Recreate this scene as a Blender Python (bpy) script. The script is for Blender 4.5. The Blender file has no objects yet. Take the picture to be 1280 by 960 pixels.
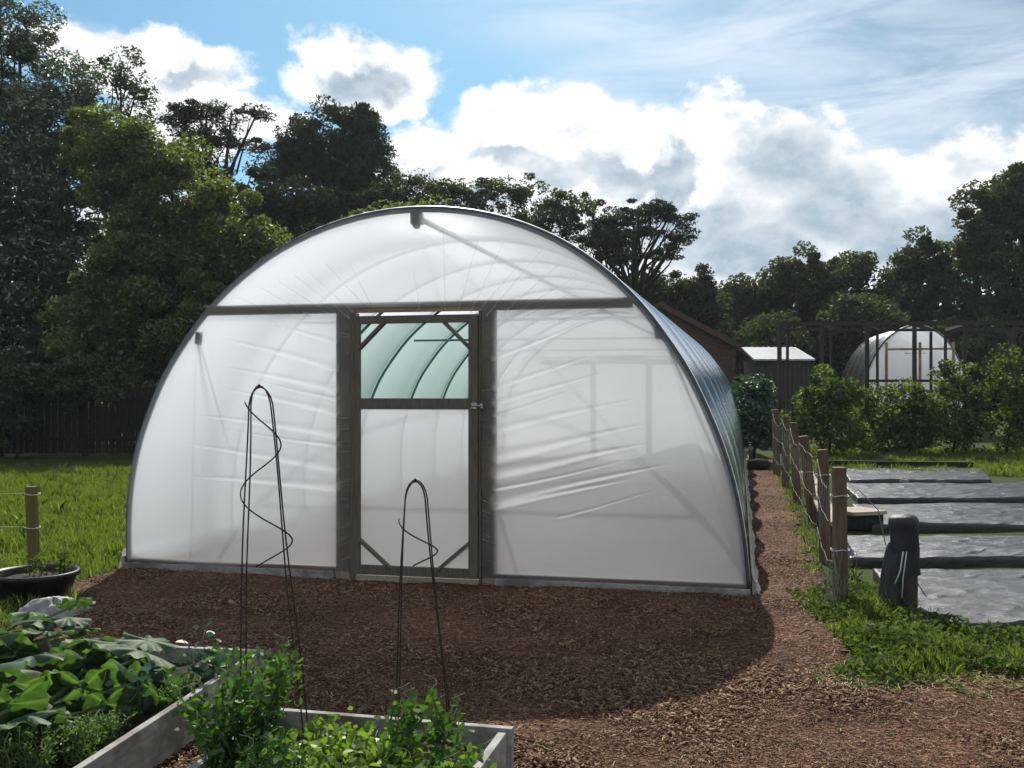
import bpy, math, random
import numpy as np
from mathutils import Vector, noise as pn
R = math.radians
rng = np.random.default_rng(7)
random.seed(7)
F, H, CY = 1250.0, 1.45, 490.0
YAW = R(12.8)
U = np.array([math.cos(YAW), -math.sin(YAW), 0]); V = np.array([math.sin(YAW), math.cos(YAW), 0])
M0 = np.array([-.73, 7.68, 0])
scene = bpy.context.scene
COL = scene.collection

# ------------------------------------------------------------------ terrain
def sst(a, b, x):
    t = np.clip((x-a)/(b-a), 0, 1); return t*t*(3-2*t)
def gz(x, y):
    x = np.asarray(x, float); y = np.asarray(y, float)
    rise = .55*sst(20, 34, y)*sst(2, 7, x)
    bump = .012*np.sin(x*2.1+1.3*np.sin(y*1.7))*np.sin(y*1.9+.7*x) + .006*np.sin(x*5.3+2)*np.sin(y*4.7+x)
    return rise + bump - .006
def GP(px, py, z=0.0):
    d = F*(H-z)/(py-CY); return np.array([(px-640)/F*d, d, z])
def DP(px, py, d):
    return np.array([(px-640)/F*d, d, H+(CY-py)/F*d])
def FACE(px, py):
    X = (px-640)/F
    t = (M0[0]*V[0]+M0[1]*V[1])/(X*V[0]+V[1])
    return (t*X-M0[0])*U[0]+(t-M0[1])*U[1], H+(CY-py)/F*t

# ------------------------------------------------------------------ objects
def tag(o, label=None, cat=None, group=None, kind=None):
    for k, v in (('label', label), ('category', cat), ('group', group), ('kind', kind)):
        if v: o[k] = v
    return o
def empty(name, loc=(0, 0, 0), rz=0, label=None, cat=None, group=None):
    o = bpy.data.objects.new(name, None); COL.objects.link(o)
    o.location = tuple(float(c) for c in loc); o.rotation_euler = (0, 0, rz); o.empty_display_size = .1
    return tag(o, label, cat, group)
def link_mesh(name, me, parent=None):
    o = bpy.data.objects.new(name, me); COL.objects.link(o)
    if parent is not None: o.parent = parent
    return o
def np_mesh(name, verts, faces, mats, parent=None, smooth=False, mi=None):
    """faces: (n,k) array of equal-size polygons"""
    me = bpy.data.meshes.new(name)
    verts = np.ascontiguousarray(verts, dtype=np.float32); faces = np.ascontiguousarray(faces, dtype=np.int32)
    n, k = faces.shape
    me.vertices.add(len(verts)); me.vertices.foreach_set('co', verts.ravel())
    me.loops.add(n*k); me.loops.foreach_set('vertex_index', faces.ravel())
    me.polygons.add(n); me.polygons.foreach_set('loop_start', np.arange(n, dtype=np.int32)*k)
    if smooth: me.polygons.foreach_set('use_smooth', np.ones(n, dtype=bool))
    for m in (mats if isinstance(mats, (list, tuple)) else [mats]): me.materials.append(m)
    if mi is not None: me.polygons.foreach_set('material_index', np.asarray(mi, dtype=np.int32))
    me.update(calc_edges=True)
    return link_mesh(name, me, parent)

class MB:
    def __init__(s): s.v = []; s.f = []; s.mi = []; s.sm = []
    def add(s, vs, fs, mi=0, smooth=False):
        b = len(s.v); s.v += [tuple(map(float, p)) for p in vs]
        for f in fs: s.f.append(tuple(b+i for i in f)); s.mi.append(mi); s.sm.append(smooth)
        return s
    def box(s, c, d, rz=0, mi=0, jit=0):
        cx, cy, cz = c; hx, hy, hz = d[0]/2, d[1]/2, d[2]/2
        ca, sa = math.cos(rz), math.sin(rz); vs = []
        for z in (-hz, hz):
            for x, y in ((-hx, -hy), (hx, -hy), (hx, hy), (-hx, hy)):
                x += random.uniform(-jit, jit); y += random.uniform(-jit, jit)
                vs.append((cx+x*ca-y*sa, cy+x*sa+y*ca, cz+z+random.uniform(-jit, jit)))
        return s.add(vs, [(3, 2, 1, 0), (4, 5, 6, 7), (0, 1, 5, 4), (1, 2, 6, 5), (2, 3, 7, 6), (3, 0, 4, 7)], mi)
    def bb(s, x0, x1, y0, y1, z0, z1, mi=0):
        return s.box(((x0+x1)/2, (y0+y1)/2, (z0+z1)/2), (x1-x0, y1-y0, z1-z0), 0, mi)
    def beam(s, p, q, w, h, up=(0, 0, 1), mi=0, taper=1.0):
        p = np.array(p, float); q = np.array(q, float); d = q-p; d /= np.linalg.norm(d)
        up = np.array(up, float); a = np.cross(d, up); 
        if np.linalg.norm(a) < 1e-5: a = np.cross(d, (0, 1, 0))
        a /= np.linalg.norm(a); b = np.cross(a, d); vs = []
        for c, t in ((p, 1), (q, taper)):
            for i, j in ((-1, -1), (1, -1), (1, 1), (-1, 1)): vs.append(c+a*i*w/2*t+b*j*h/2*t)
        return s.add(vs, [(3, 2, 1, 0), (4, 5, 6, 7), (0, 1, 5, 4), (1, 2, 6, 5), (2, 3, 7, 6), (3, 0, 4, 7)], mi)
    def tube(s, pts, r, n=8, mi=0, cap=True, closed=False):
        pts = np.array(pts, float); m = len(pts)
        rr = np.full(m, r, float) if np.isscalar(r) else np.array(r, float)
        tg = np.gradient(pts, axis=0)
        if closed: tg = np.roll(pts, -1, 0)-np.roll(pts, 1, 0)
        tg /= (np.linalg.norm(tg, axis=1)[:, None]+1e-12)
        ref = np.array([0, 0, 1.]) if abs(tg[0][2]) < .9 else np.array([1., 0, 0])
        a = np.cross(tg[0], ref); a /= np.linalg.norm(a); vs = []
        for i in range(m):
            a = a-tg[i]*np.dot(a, tg[i]); a /= (np.linalg.norm(a)+1e-12); b = np.cross(tg[i], a)
            for k in range(n):
                t = 2*math.pi*k/n; vs.append(pts[i]+rr[i]*(a*math.cos(t)+b*math.sin(t)))
        fs = []; L = m if closed else m-1
        for i in range(L):
            for k in range(n):
                j = (i+1) % m; fs.append((i*n+k, i*n+(k+1) % n, j*n+(k+1) % n, j*n+k))
        if cap and not closed: fs.append(tuple(range(n))[::-1]); fs.append(tuple((m-1)*n+k for k in range(n)))
        return s.add(vs, fs, mi, True)
    def lathe(s, prof, n=24, c=(0, 0, 0), mi=0, wob=0):
        vs = []; m = len(prof)
        for (r, z) in prof:
            for k in range(n):
                t = 2*math.pi*k/n; q = r*(1+wob*math.sin(3*t+z*9)); vs.append((c[0]+q*math.cos(t), c[1]+q*math.sin(t), c[2]+z))
        fs = [(i*n+k, i*n+(k+1) % n, (i+1)*n+(k+1) % n, (i+1)*n+k) for i in range(m-1) for k in range(n)]
        return s.add(vs, fs, mi, True)
    def build(s, name, mats, parent=None, bevel=0):
        me = bpy.data.meshes.new(name); me.from_pydata(s.v, [], s.f)
        for m in (mats if isinstance(mats, (list, tuple)) else [mats]): me.materials.append(m)
        me.polygons.foreach_set('material_index', s.mi); me.polygons.foreach_set('use_smooth', s.sm); me.update()
        o = link_mesh(name, me, parent)
        if bevel:
            b = o.modifiers.new('bevel', 'BEVEL'); b.width = bevel; b.segments = 2; b.limit_method = 'ANGLE'
        return o
def grid(fn, nu, nv):
    vs = np.array([fn(i/(nu-1), j/(nv-1)) for j in range(nv) for i in range(nu)], float)
    fs = np.array([(j*nu+i, j*nu+i+1, (j+1)*nu+i+1, (j+1)*nu+i) for j in range(nv-1) for i in range(nu-1)])
    return vs, fs

# ------------------------------------------------------------------ materials
def nmat(name):
    m = bpy.data.materials.new(name); m.use_nodes = True; nt = m.node_tree; nt.nodes.clear()
    return m, nt, nt.nodes, nt.links
def N(nt, t, **kw):
    n = nt.nodes.new(t)
    for k, v in kw.items():
        if k in n.bl_rna.properties: setattr(n, k, v)
        else: n.inputs[k].default_value = v
    return n
def rgba(c): return (c[0], c[1], c[2], 1)
def surf_mat(name, c1, c2, rough=.8, scale=6, stretch=(1, 1, 1), bump=.3, bdist=.01, detail=6, spec=.3, c3=None, s3=1.2, coat=0):
    m, nt, ns, L = nmat(name)
    tc = N(nt, 'ShaderNodeTexCoord'); mp = N(nt, 'ShaderNodeMapping'); mp.inputs['Scale'].default_value = stretch
    L.new(tc.outputs['Object'], mp.inputs[0])
    nz = N(nt, 'ShaderNodeTexNoise'); nz.inputs['Scale'].default_value = scale; nz.inputs['Detail'].default_value = detail; nz.inputs['Roughness'].default_value = .65
    L.new(mp.outputs[0], nz.inputs['Vector'])
    cr = N(nt, 'ShaderNodeValToRGB'); cr.color_ramp.elements[0].position = .32; cr.color_ramp.elements[1].position = .68
    cr.color_ramp.elements[0].color = rgba(c1); cr.color_ramp.elements[1].color = rgba(c2); L.new(nz.outputs[0], cr.inputs[0])
    col = cr.outputs[0]
    if c3:
        n2 = N(nt, 'ShaderNodeTexNoise'); n2.inputs['Scale'].default_value = s3; n2.inputs['Detail'].default_value = 4
        L.new(tc.outputs['Object'], n2.inputs['Vector'])
        r2 = N(nt, 'ShaderNodeMapRange'); r2.inputs[1].default_value = .48; r2.inputs[2].default_value = .62; L.new(n2.outputs[0], r2.inputs[0])
        mx = N(nt, 'ShaderNodeMixRGB'); mx.inputs[2].default_value = rgba(c3); L.new(r2.outputs[0], mx.inputs[0]); L.new(col, mx.inputs[1]); col = mx.outputs[0]
    bs = N(nt, 'ShaderNodeBsdfPrincipled'); bs.inputs['Roughness'].default_value = rough; bs.inputs['Specular IOR Level'].default_value = spec
    bs.inputs['Coat Weight'].default_value = coat
    L.new(col, bs.inputs['Base Color'])
    if bump:
        bp = N(nt, 'ShaderNodeBump'); bp.inputs['Strength'].default_value = bump; bp.inputs['Distance'].default_value = bdist
        L.new(nz.outputs[0], bp.inputs['Height']); L.new(bp.outputs[0], bs.inputs['Normal'])
    o = N(nt, 'ShaderNodeOutputMaterial'); L.new(bs.outputs[0], o.inputs[0])
    return m
def leaf_mat(name, c1, c2, trans=.4, rough=.45, gloss=.06, tcol=None, c3=None):
    """thin leaf: diffuse + translucent + sheen; each leaf island has its own tone"""
    m, nt, ns, L = nmat(name)
    ge = N(nt, 'ShaderNodeNewGeometry')
    cr = N(nt, 'ShaderNodeValToRGB'); e = cr.color_ramp.elements; e[0].color = rgba(c1); e[1].color = rgba(c2)
    if c3: x = e.new(.93); x.color = rgba(c2); e[2].color = rgba(c3)
    L.new(ge.outputs['Random Per Island'], cr.inputs[0])
    df = N(nt, 'ShaderNodeBsdfDiffuse'); tr = N(nt, 'ShaderNodeBsdfTranslucent'); gl = N(nt, 'ShaderNodeBsdfGlossy')
    gl.inputs['Roughness'].default_value = rough; gl.inputs['Color'].default_value = (.85, .87, .78, 1)
    hs = N(nt, 'ShaderNodeMixRGB', blend_type='MULTIPLY'); hs.inputs[0].default_value = 1; hs.inputs[2].default_value = rgba(tcol or (1.7, 1.9, .7))
    L.new(cr.outputs[0], df.inputs[0]); L.new(cr.outputs[0], hs.inputs[1]); L.new(hs.outputs[0], tr.inputs[0])
    m1 = N(nt, 'ShaderNodeMixShader'); m1.inputs[0].default_value = trans; L.new(df.outputs[0], m1.inputs[1]); L.new(tr.outputs[0], m1.inputs[2])
    m2 = N(nt, 'ShaderNodeMixShader'); m2.inputs[0].default_value = gloss; L.new(m1.outputs[0], m2.inputs[1]); L.new(gl.outputs[0], m2.inputs[2])
    o = N(nt, 'ShaderNodeOutputMaterial'); L.new(m2.outputs[0], o.inputs[0])
    return m
def sheet_mat(name, transp=.2, refr=.22, transl=.4, tint=(.86, .9, .93), gloss=.05, grough=.2, ttint=(1, 1, 1), bump=.15, bsc=(3, 3, 3), fold=0):
    """thin clouded polythene / net"""
    m, nt, ns, L = nmat(name)
    tc = N(nt, 'ShaderNodeTexCoord'); mp = N(nt, 'ShaderNodeMapping'); mp.inputs['Scale'].default_value = bsc
    L.new(tc.outputs['Object'], mp.inputs[0])
    nz = N(nt, 'ShaderNodeTexNoise'); nz.inputs['Scale'].default_value = 1.; nz.inputs['Detail'].default_value = 5; L.new(mp.outputs[0], nz.inputs['Vector'])
    bp = N(nt, 'ShaderNodeBump'); bp.inputs['Strength'].default_value = bump; bp.inputs['Distance'].default_value = .05; L.new(nz.outputs[0], bp.inputs['Height'])
    tp = N(nt, 'ShaderNodeBsdfTransparent'); tp.inputs[0].default_value = rgba(ttint)
    rf = N(nt, 'ShaderNodeBsdfRefraction'); rf.inputs['Roughness'].default_value = .42; rf.inputs['IOR'].default_value = 1.25; rf.inputs[0].default_value = rgba(tint)
    tl = N(nt, 'ShaderNodeBsdfTranslucent'); tl.inputs[0].default_value = rgba(tint)
    df = N(nt, 'ShaderNodeBsdfDiffuse'); df.inputs[0].default_value = rgba(tint)
    gl = N(nt, 'ShaderNodeBsdfGlossy'); gl.inputs['Roughness'].default_value = grough
    for s in (tl, df, gl): L.new(bp.outputs[0], s.inputs['Normal'])
    def mix(f, a, b):
        x = N(nt, 'ShaderNodeMixShader')
        if hasattr(f, 'links'): L.new(f, x.inputs[0])
        else: x.inputs[0].default_value = f
        L.new(a, x.inputs[1]); L.new(b, x.inputs[2]); return x.outputs[0]
    rest = 1-transp-refr
    a = mix(transl/rest, df.outputs[0], tl.outputs[0])
    b = mix(refr/(1-transp), a, rf.outputs[0]) if refr > 0 else a
    c = mix(transp, b, tp.outputs[0])
    lw = N(nt, 'ShaderNodeFresnel'); lw.inputs['IOR'].default_value = 1.4
    mu = N(nt, 'ShaderNodeMath', operation='MULTIPLY'); mu.inputs[1].default_value = gloss/.04; L.new(lw.outputs[0], mu.inputs[0])
    mu.use_clamp = True
    d = mix(mu.outputs[0], c, gl.outputs[0])
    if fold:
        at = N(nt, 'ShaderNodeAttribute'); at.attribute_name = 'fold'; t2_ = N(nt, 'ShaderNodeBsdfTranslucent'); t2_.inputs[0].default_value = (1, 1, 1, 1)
        fm = N(nt, 'ShaderNodeMath', operation='MULTIPLY'); fm.inputs[1].default_value = fold; L.new(at.outputs['Fac'], fm.inputs[0]); d = mix(fm.outputs[0], d, t2_.outputs[0])  # painted highlight on the folds: whiter and more translucent where the mask rises
    o = N(nt, 'ShaderNodeOutputMaterial'); L.new(d, o.inputs[0])
    return m

MAT = {}
MAT['sheet'] = sheet_mat('clouded_polythene', .08, .06, .80, tint=(.96, .98, 1), gloss=.05, grough=.22, bump=0, bsc=(1.5, 5, 1.5))
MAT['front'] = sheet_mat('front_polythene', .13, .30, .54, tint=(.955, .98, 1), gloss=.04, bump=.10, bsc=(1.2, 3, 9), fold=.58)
MAT['fold'] = sheet_mat('folded_polythene', .50, .0, .28, tint=(.97, .98, 1), gloss=.10, grough=.4, bump=.05)
MAT['crease'] = sheet_mat('creased_polythene', .80, .0, .08, tint=(.97, .98, 1), gloss=.08, grough=.4, bump=0)
MAT['mesh_green'] = sheet_mat('green_mesh', .60, 0, .22, tint=(.045, .28, .23), gloss=.002, ttint=(.80, .93, .89), bump=0)
MAT['hoop'] = surf_mat('galvanised_tube', (.035, .042, .05), (.075, .085, .095), .45, 20, bump=.05, spec=.5)
MAT['frame_wood'] = surf_mat('grey_brown_timber', (.30, .20, .135), (.50, .36, .25), .8, 5, (14, 14, 1), .4, .004, c3=(.22, .165, .12), s3=2)
MAT['frame_wood_h'] = surf_mat('grey_brown_timber_beam', (.30, .20, .135), (.50, .36, .25), .8, 5, (1, 14, 14), .4, .004, c3=(.22, .165, .12), s3=2)
MAT['door_wood'] = surf_mat('dark_door_timber', (.10, .078, .06), (.185, .15, .12), .75, 5, (14, 14, 1.2), .4, .004)
MAT['pale_wood'] = surf_mat('pale_sawn_timber', (.38, .31, .22), (.55, .46, .34), .8, 4, (3, 14, 14), .3, .003, c3=(.3, .25, .19))
MAT['bed_board'] = surf_mat('weathered_grey_board', (.24, .23, .21), (.42, .41, .38), .8, 3.5, (9, 2, 16), .35, .004, c3=(.17, .155, .13), s3=4)
MAT['post_wood'] = surf_mat('brown_post_timber', (.09, .06, .035), (.17, .115, .07), .8, 5, (9, 9, 1), .4, .005)
MAT['green_post'] = surf_mat('yellow_green_post', (.10, .08, .025), (.17, .135, .05), .75, 6, (9, 9, 1), .35, .004)
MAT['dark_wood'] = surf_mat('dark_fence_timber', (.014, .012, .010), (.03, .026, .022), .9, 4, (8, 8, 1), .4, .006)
MAT['cage_wood'] = surf_mat('cage_timber', (.035, .03, .026), (.065, .055, .048), .85, 4, (8, 8, 1), .3, .004)
MAT['shed'] = surf_mat('red_brown_cladding', (.07, .042, .028), (.12, .07, .046), .8, 3, (2, 2, 12), .4, .006)
MAT['shed_roof'] = surf_mat('felt_roof', (.07, .065, .06), (.12, .11, .10), .9, 8, bump=.3)
MAT['hut'] = surf_mat('grey_hut_boards', (.05, .046, .042), (.09, .082, .075), .85, 4, (6, 6, 1), .4, .006)
MAT['white_roof'] = surf_mat('pale_roof_sheet', (.34, .35, .35), (.5, .5, .5), .5, 6, bump=.2)
MAT['wire'] = surf_mat('rusty_black_wire', (.022, .017, .014), (.06, .035, .022), .6, 60, bump=.1)
MAT['string'] = surf_mat('pale_twine', (.45, .43, .38), (.65, .62, .55), .8, 60, bump=.1)
MAT['netwire'] = surf_mat('galvanised_fence_wire', (.16, .155, .15), (.26, .25, .24), .6, 60, bump=.0)
MAT['soil'] = surf_mat('dark_soil', (.025, .018, .012), (.075, .052, .034), .95, 25, bump=1, bdist=.03)
MAT['blackplastic'] = surf_mat('black_polythene', (.007, .007, .008), (.022, .022, .024), .34, 12, (1, 3.2, 1), .8, .016, spec=.75, c3=(.034, .034, .034), s3=1.1)
MAT['wrap'] = surf_mat('black_wrap_plastic', (.010, .010, .011), (.035, .036, .038), .5, 14, (1, 1, .4), .7, .02, spec=.35)
MAT['pot'] = surf_mat('black_pot', (.012, .012, .012), (.025, .024, .022), .45, 14, bump=.1)
MAT['bark'] = surf_mat('bark', (.016, .013, .010), (.045, .036, .028), .95, 5, (5, 5, 1), .8, .03)
MAT['stone'] = surf_mat('pale_bag', (.20, .20, .19), (.38, .38, .36), .55, 12, bump=.5, bdist=.02)
MAT['brick'] = surf_mat('grey_block', (.20, .19, .18), (.34, .32, .30), .9, 12, bump=.5)
MAT['steel'] = surf_mat('steel_latch', (.35, .35, .35), (.5, .5, .5), .35, 20, bump=0, spec=.8)
for m in ('steel',): MAT[m].node_tree.nodes['Principled BSDF'].inputs['Metallic'].default_value = .9
MAT['stick'] = surf_mat('dry_stick', (.10, .075, .05), (.2, .15, .10), .9, 20, bump=.3)

def ground_material():
    m, nt, ns, L = nmat('lawn_soil_ground')
    tc = N(nt, 'ShaderNodeTexCoord')
    n1 = N(nt, 'ShaderNodeTexNoise'); n1.inputs['Scale'].default_value = .9; n1.inputs['Detail'].default_value = 8; L.new(tc.outputs['Object'], n1.inputs['Vector'])
    n2 = N(nt, 'ShaderNodeTexNoise'); n2.inputs['Scale'].default_value = 24; n2.inputs['Detail'].default_value = 6; L.new(tc.outputs['Object'], n2.inputs['Vector'])
    c1 = N(nt, 'ShaderNodeValToRGB'); c1.color_ramp.elements[0].position = .35; c1.color_ramp.elements[1].position = .65
    c1.color_ramp.elements[0].color = (.045, .065, .018, 1); c1.color_ramp.elements[1].color = (.075, .11, .028, 1); L.new(n1.outputs[0], c1.inputs[0])
    mx = N(nt, 'ShaderNodeMixRGB', blend_type='MULTIPLY'); mx.inputs[0].default_value = .7
    c2 = N(nt, 'ShaderNodeValToRGB'); c2.color_ramp.elements[0].position = .3; c2.color_ramp.elements[1].position = .7; c2.color_ramp.elements[0].color = (.35, .35, .35, 1); L.new(n2.outputs[0], c2.inputs[0])
    L.new(c1.outputs[0], mx.inputs[1]); L.new(c2.outputs[0], mx.inputs[2])
    bp = N(nt, 'ShaderNodeBump'); bp.inputs['Strength'].default_value = .8; bp.inputs['Distance'].default_value = .04; L.new(n2.outputs[0], bp.inputs['Height'])
    bs = N(nt, 'ShaderNodeBsdfPrincipled'); bs.inputs['Roughness'].default_value = .95; bs.inputs['Specular IOR Level'].default_value = .1
    L.new(mx.outputs[0], bs.inputs['Base Color']); L.new(bp.outputs[0], bs.inputs['Normal'])
    o = N(nt, 'ShaderNodeOutputMaterial'); L.new(bs.outputs[0], o.inputs[0]); return m
def chip_ground_material():
    m, nt, ns, L = nmat('bark_mulch')
    tc = N(nt, 'ShaderNodeTexCoord')
    vo = N(nt, 'ShaderNodeTexVoronoi'); vo.inputs['Scale'].default_value = 55; vo.inputs['Randomness'].default_value = 1
    dm = N(nt, 'ShaderNodeTexNoise'); dm.inputs['Scale'].default_value = 18; dm.inputs['Detail'].default_value = 4
    L.new(tc.outputs['Object'], dm.inputs['Vector'])
    ad = N(nt, 'ShaderNodeVectorMath', operation='MULTIPLY_ADD'); ad.inputs[1].default_value = (.05, .05, .05)
    L.new(dm.outputs['Color'], ad.inputs[0]); L.new(tc.outputs['Object'], ad.inputs[2]); L.new(ad.outputs[0], vo.inputs['Vector'])
    big = N(nt, 'ShaderNodeTexNoise'); big.inputs['Scale'].default_value = 1.1; big.inputs['Detail'].default_value = 7; L.new(tc.outputs['Object'], big.inputs['Vector'])
    cr = N(nt, 'ShaderNodeValToRGB'); e = cr.color_ramp.elements
    e[0].color = (.036, .019, .011, 1); e[1].color = (.24, .142, .085, 1); x = e.new(.5); x.color = (.13, .066, .038, 1)
    sp = N(nt, 'ShaderNodeSeparateColor'); L.new(vo.outputs['Color'], sp.inputs[0]); L.new(sp.outputs[0], cr.inputs[0])
    cb = N(nt, 'ShaderNodeValToRGB'); cb.color_ramp.elements[0].position = .35; cb.color_ramp.elements[1].position = .65
    cb.color_ramp.elements[0].color = (.60, .52, .48, 1); cb.color_ramp.elements[1].color = (1.25, 1.2, 1.15, 1); L.new(big.outputs[0], cb.inputs[0])
    mx = N(nt, 'ShaderNodeMixRGB', blend_type='MULTIPLY'); mx.inputs[0].default_value = 1; L.new(cr.outputs[0], mx.inputs[1]); L.new(cb.outputs[0], mx.inputs[2])
    bp = N(nt, 'ShaderNodeBump'); bp.inputs['Strength'].default_value = .9; bp.inputs['Distance'].default_value = .02; L.new(vo.outputs['Distance'], bp.inputs['Height'])
    bs = N(nt, 'ShaderNodeBsdfPrincipled'); bs.inputs['Roughness'].default_value = .9; bs.inputs['Specular IOR Level'].default_value = .15
    L.new(mx.outputs[0], bs.inputs['Base Color']); L.new(bp.outputs[0], bs.inputs['Normal'])
    o = N(nt, 'ShaderNodeOutputMaterial'); L.new(bs.outputs[0], o.inputs[0]); return m
def island_mat(name, cols, rough=.85):
    m, nt, ns, L = nmat(name)
    ge = N(nt, 'ShaderNodeNewGeometry'); cr = N(nt, 'ShaderNodeValToRGB'); e = cr.color_ramp.elements
    e[0].color = rgba(cols[0]); e[1].color = rgba(cols[-1])
    for i, c in enumerate(cols[1:-1]): x = e.new((i+1)/(len(cols)-1)); x.color = rgba(c)
    L.new(ge.outputs['Random Per Island'], cr.inputs[0])
    bs = N(nt, 'ShaderNodeBsdfPrincipled'); bs.inputs['Roughness'].default_value = rough; bs.inputs['Specular IOR Level'].default_value = .2
    L.new(cr.outputs[0], bs.inputs['Base Color']); o = N(nt, 'ShaderNodeOutputMaterial'); L.new(bs.outputs[0], o.inputs[0]); return m
MAT['ground'] = ground_material(); MAT['chips_ground'] = chip_ground_material()
MAT['chip'] = island_mat('bark_chip', [(.03, .015, .009), (.10, .047, .027), (.155, .078, .046), (.215, .125, .075), (.34, .24, .15)])
MAT['straw'] = island_mat('dry_straw', [(.20, .13, .07), (.34, .25, .14), (.5, .40, .25)])
MAT['blade'] = leaf_mat('grass_blade', (.075, .105, .024), (.14, .17, .045), .5, .5, .05, tcol=(1.6, 1.9, .5), c3=(.30, .28, .13))
MAT['weed'] = leaf_mat('weed_leaf', (.035, .062, .016), (.085, .12, .032), .45, .6, .02)
MAT['leaf_dark'] = leaf_mat('dark_evergreen_leaf', (.026, .042, .016), (.055, .078, .028), .24, .45, .04, tcol=(1.3, 1.5, .6))
MAT['leaf_willow'] = leaf_mat('grey_green_narrow_leaf', (.028, .050, .020), (.080, .115, .048), .28, .34, .15, tcol=(1.4, 1.6, .5))
MAT['leaf_mid'] = leaf_mat('mid_green_leaf', (.040, .062, .016), (.13, .155, .042), .5, .42, .07, tcol=(2.1, 2.2, .6))
MAT['leaf_pine'] = leaf_mat('pine_needle_tuft', (.024, .036, .018), (.05, .066, .03), .2, .5, .05)
MAT['leaf_ash'] = leaf_mat('open_crown_leaf', (.032, .05, .022), (.07, .095, .036), .36, .4, .06)
MAT['leaf_far'] = leaf_mat('far_wood_leaf', (.036, .048, .022), (.075, .088, .034), .34, .55, .03)
MAT['leaf_bush'] = leaf_mat('fruit_bush_leaf', (.035, .058, .016), (.11, .15, .04), .45, .5, .04, tcol=(1.9, 2.1, .6))
MAT['leaf_squash'] = leaf_mat('squash_leaf', (.035, .075, .042), (.06, .105, .062), .34, .55, .035, tcol=(1.7, 2.1, .35))
_nt = MAT['leaf_squash'].node_tree; _a = _nt.nodes.new('ShaderNodeAttribute'); _a.attribute_name = 'vein'; _m = _nt.nodes.new('ShaderNodeMixRGB'); _m.inputs[2].default_value = (.16, .22, .14, 1)
_cr = [n for n in _nt.nodes if n.type == 'VALTORGB'][0]; _tg = [l.to_socket for l in _cr.outputs[0].links]
_n = _nt.nodes.new('ShaderNodeTexNoise'); _n.inputs['Scale'].default_value = 28; _n.inputs['Detail'].default_value = 5; _tc = _nt.nodes.new('ShaderNodeTexCoord'); _nt.links.new(_tc.outputs['Object'], _n.inputs['Vector'])
_r = _nt.nodes.new('ShaderNodeValToRGB'); _r.color_ramp.elements[0].position = .35; _r.color_ramp.elements[1].position = .65; _r.color_ramp.elements[0].color = (.6, .62, .6, 1); _r.color_ramp.elements[1].color = (1.25, 1.2, 1.3, 1); _nt.links.new(_n.outputs[0], _r.inputs[0])
_x = _nt.nodes.new('ShaderNodeMixRGB'); _x.blend_type = 'MULTIPLY'; _x.inputs[0].default_value = 1; _nt.links.new(_cr.outputs[0], _x.inputs[1]); _nt.links.new(_r.outputs[0], _x.inputs[2]); _nt.links.new(_x.outputs[0], _m.inputs[1]); _nt.links.new(_a.outputs['Fac'], _m.inputs[0])
for _t in _tg: _nt.links.new(_m.outputs[0], _t)
MAT['leaf_pea'] = leaf_mat('pea_leaf', (.035, .09, .018), (.085, .16, .032), .46, .5, .03)
MAT['leaf_lettuce'] = leaf_mat('lettuce_leaf', (.12, .20, .03), (.20, .30, .05), .45, .45, .05, tcol=(1.4, 1.5, .5))
MAT['leaf_carrot'] = leaf_mat('feathery_leaf', (.07, .14, .03), (.12, .20, .045), .45, .5, .04)
MAT['leaf_blue'] = leaf_mat('blue_green_leaf', (.035, .085, .055), (.06, .12, .075), .3, .45, .06, tcol=(1.3, 1.7, .8))
MAT['stem'] = surf_mat('green_stem', (.10, .14, .06), (.2, .26, .12), .7, 10, bump=.1)

# ------------------------------------------------------------------ leaf clouds
def unit(a): return a/(np.linalg.norm(a, axis=-1, keepdims=True)+1e-9)
def leaves(c, size, aspect=.5, up=.0, d=None, fold=.15):
    """one four-cornered leaf per centre"""
    n = len(c); c = np.asarray(c, float)
    if d is None:
        d = rng.normal(size=(n, 3)); d[:, 2] = d[:, 2]*.7+up
    d = unit(d); w = unit(np.cross(d, rng.normal(size=(n, 3)))); nn = np.cross(d, w)
    s = (size*rng.uniform(.6, 1.35, n))[:, None] if np.isscalar(size) else np.asarray(size)[:, None]
    v = np.stack([c-d*s*.5, c+w*s*aspect*.5+nn*s*fold-d*s*.06, c+d*s*.5, c-w*s*aspect*.5+nn*s*fold-d*s*.06], 1).reshape(-1, 3)
    f = np.arange(4*n).reshape(n, 4); return v, f
def blades(p, h, w, lean=.35):
    n = len(p); p = np.asarray(p, float); h = np.asarray(h)[:, None] if not np.isscalar(h) else np.full((n, 1), h)
    a = rng.uniform(0, 2*math.pi, n); t = np.stack([np.cos(a), np.sin(a), 0*a], 1)
    b = rng.uniform(0, 2*math.pi, n); L = np.stack([np.cos(b), np.sin(b), 0*b], 1)*rng.uniform(0, lean, (n, 1))*h*1.6
    up = np.array([[0, 0, 1.]])
    mid = p+up*h*.55+L*.35; tip = p+up*h*(1-.2*rng.random((n, 1)))+L
    v = np.stack([p-t*w/2, p+t*w/2, mid+t*w*.4, tip, mid-t*w*.4], 1).reshape(-1, 3)
    return v, np.arange(5*n).reshape(n, 5)

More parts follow.
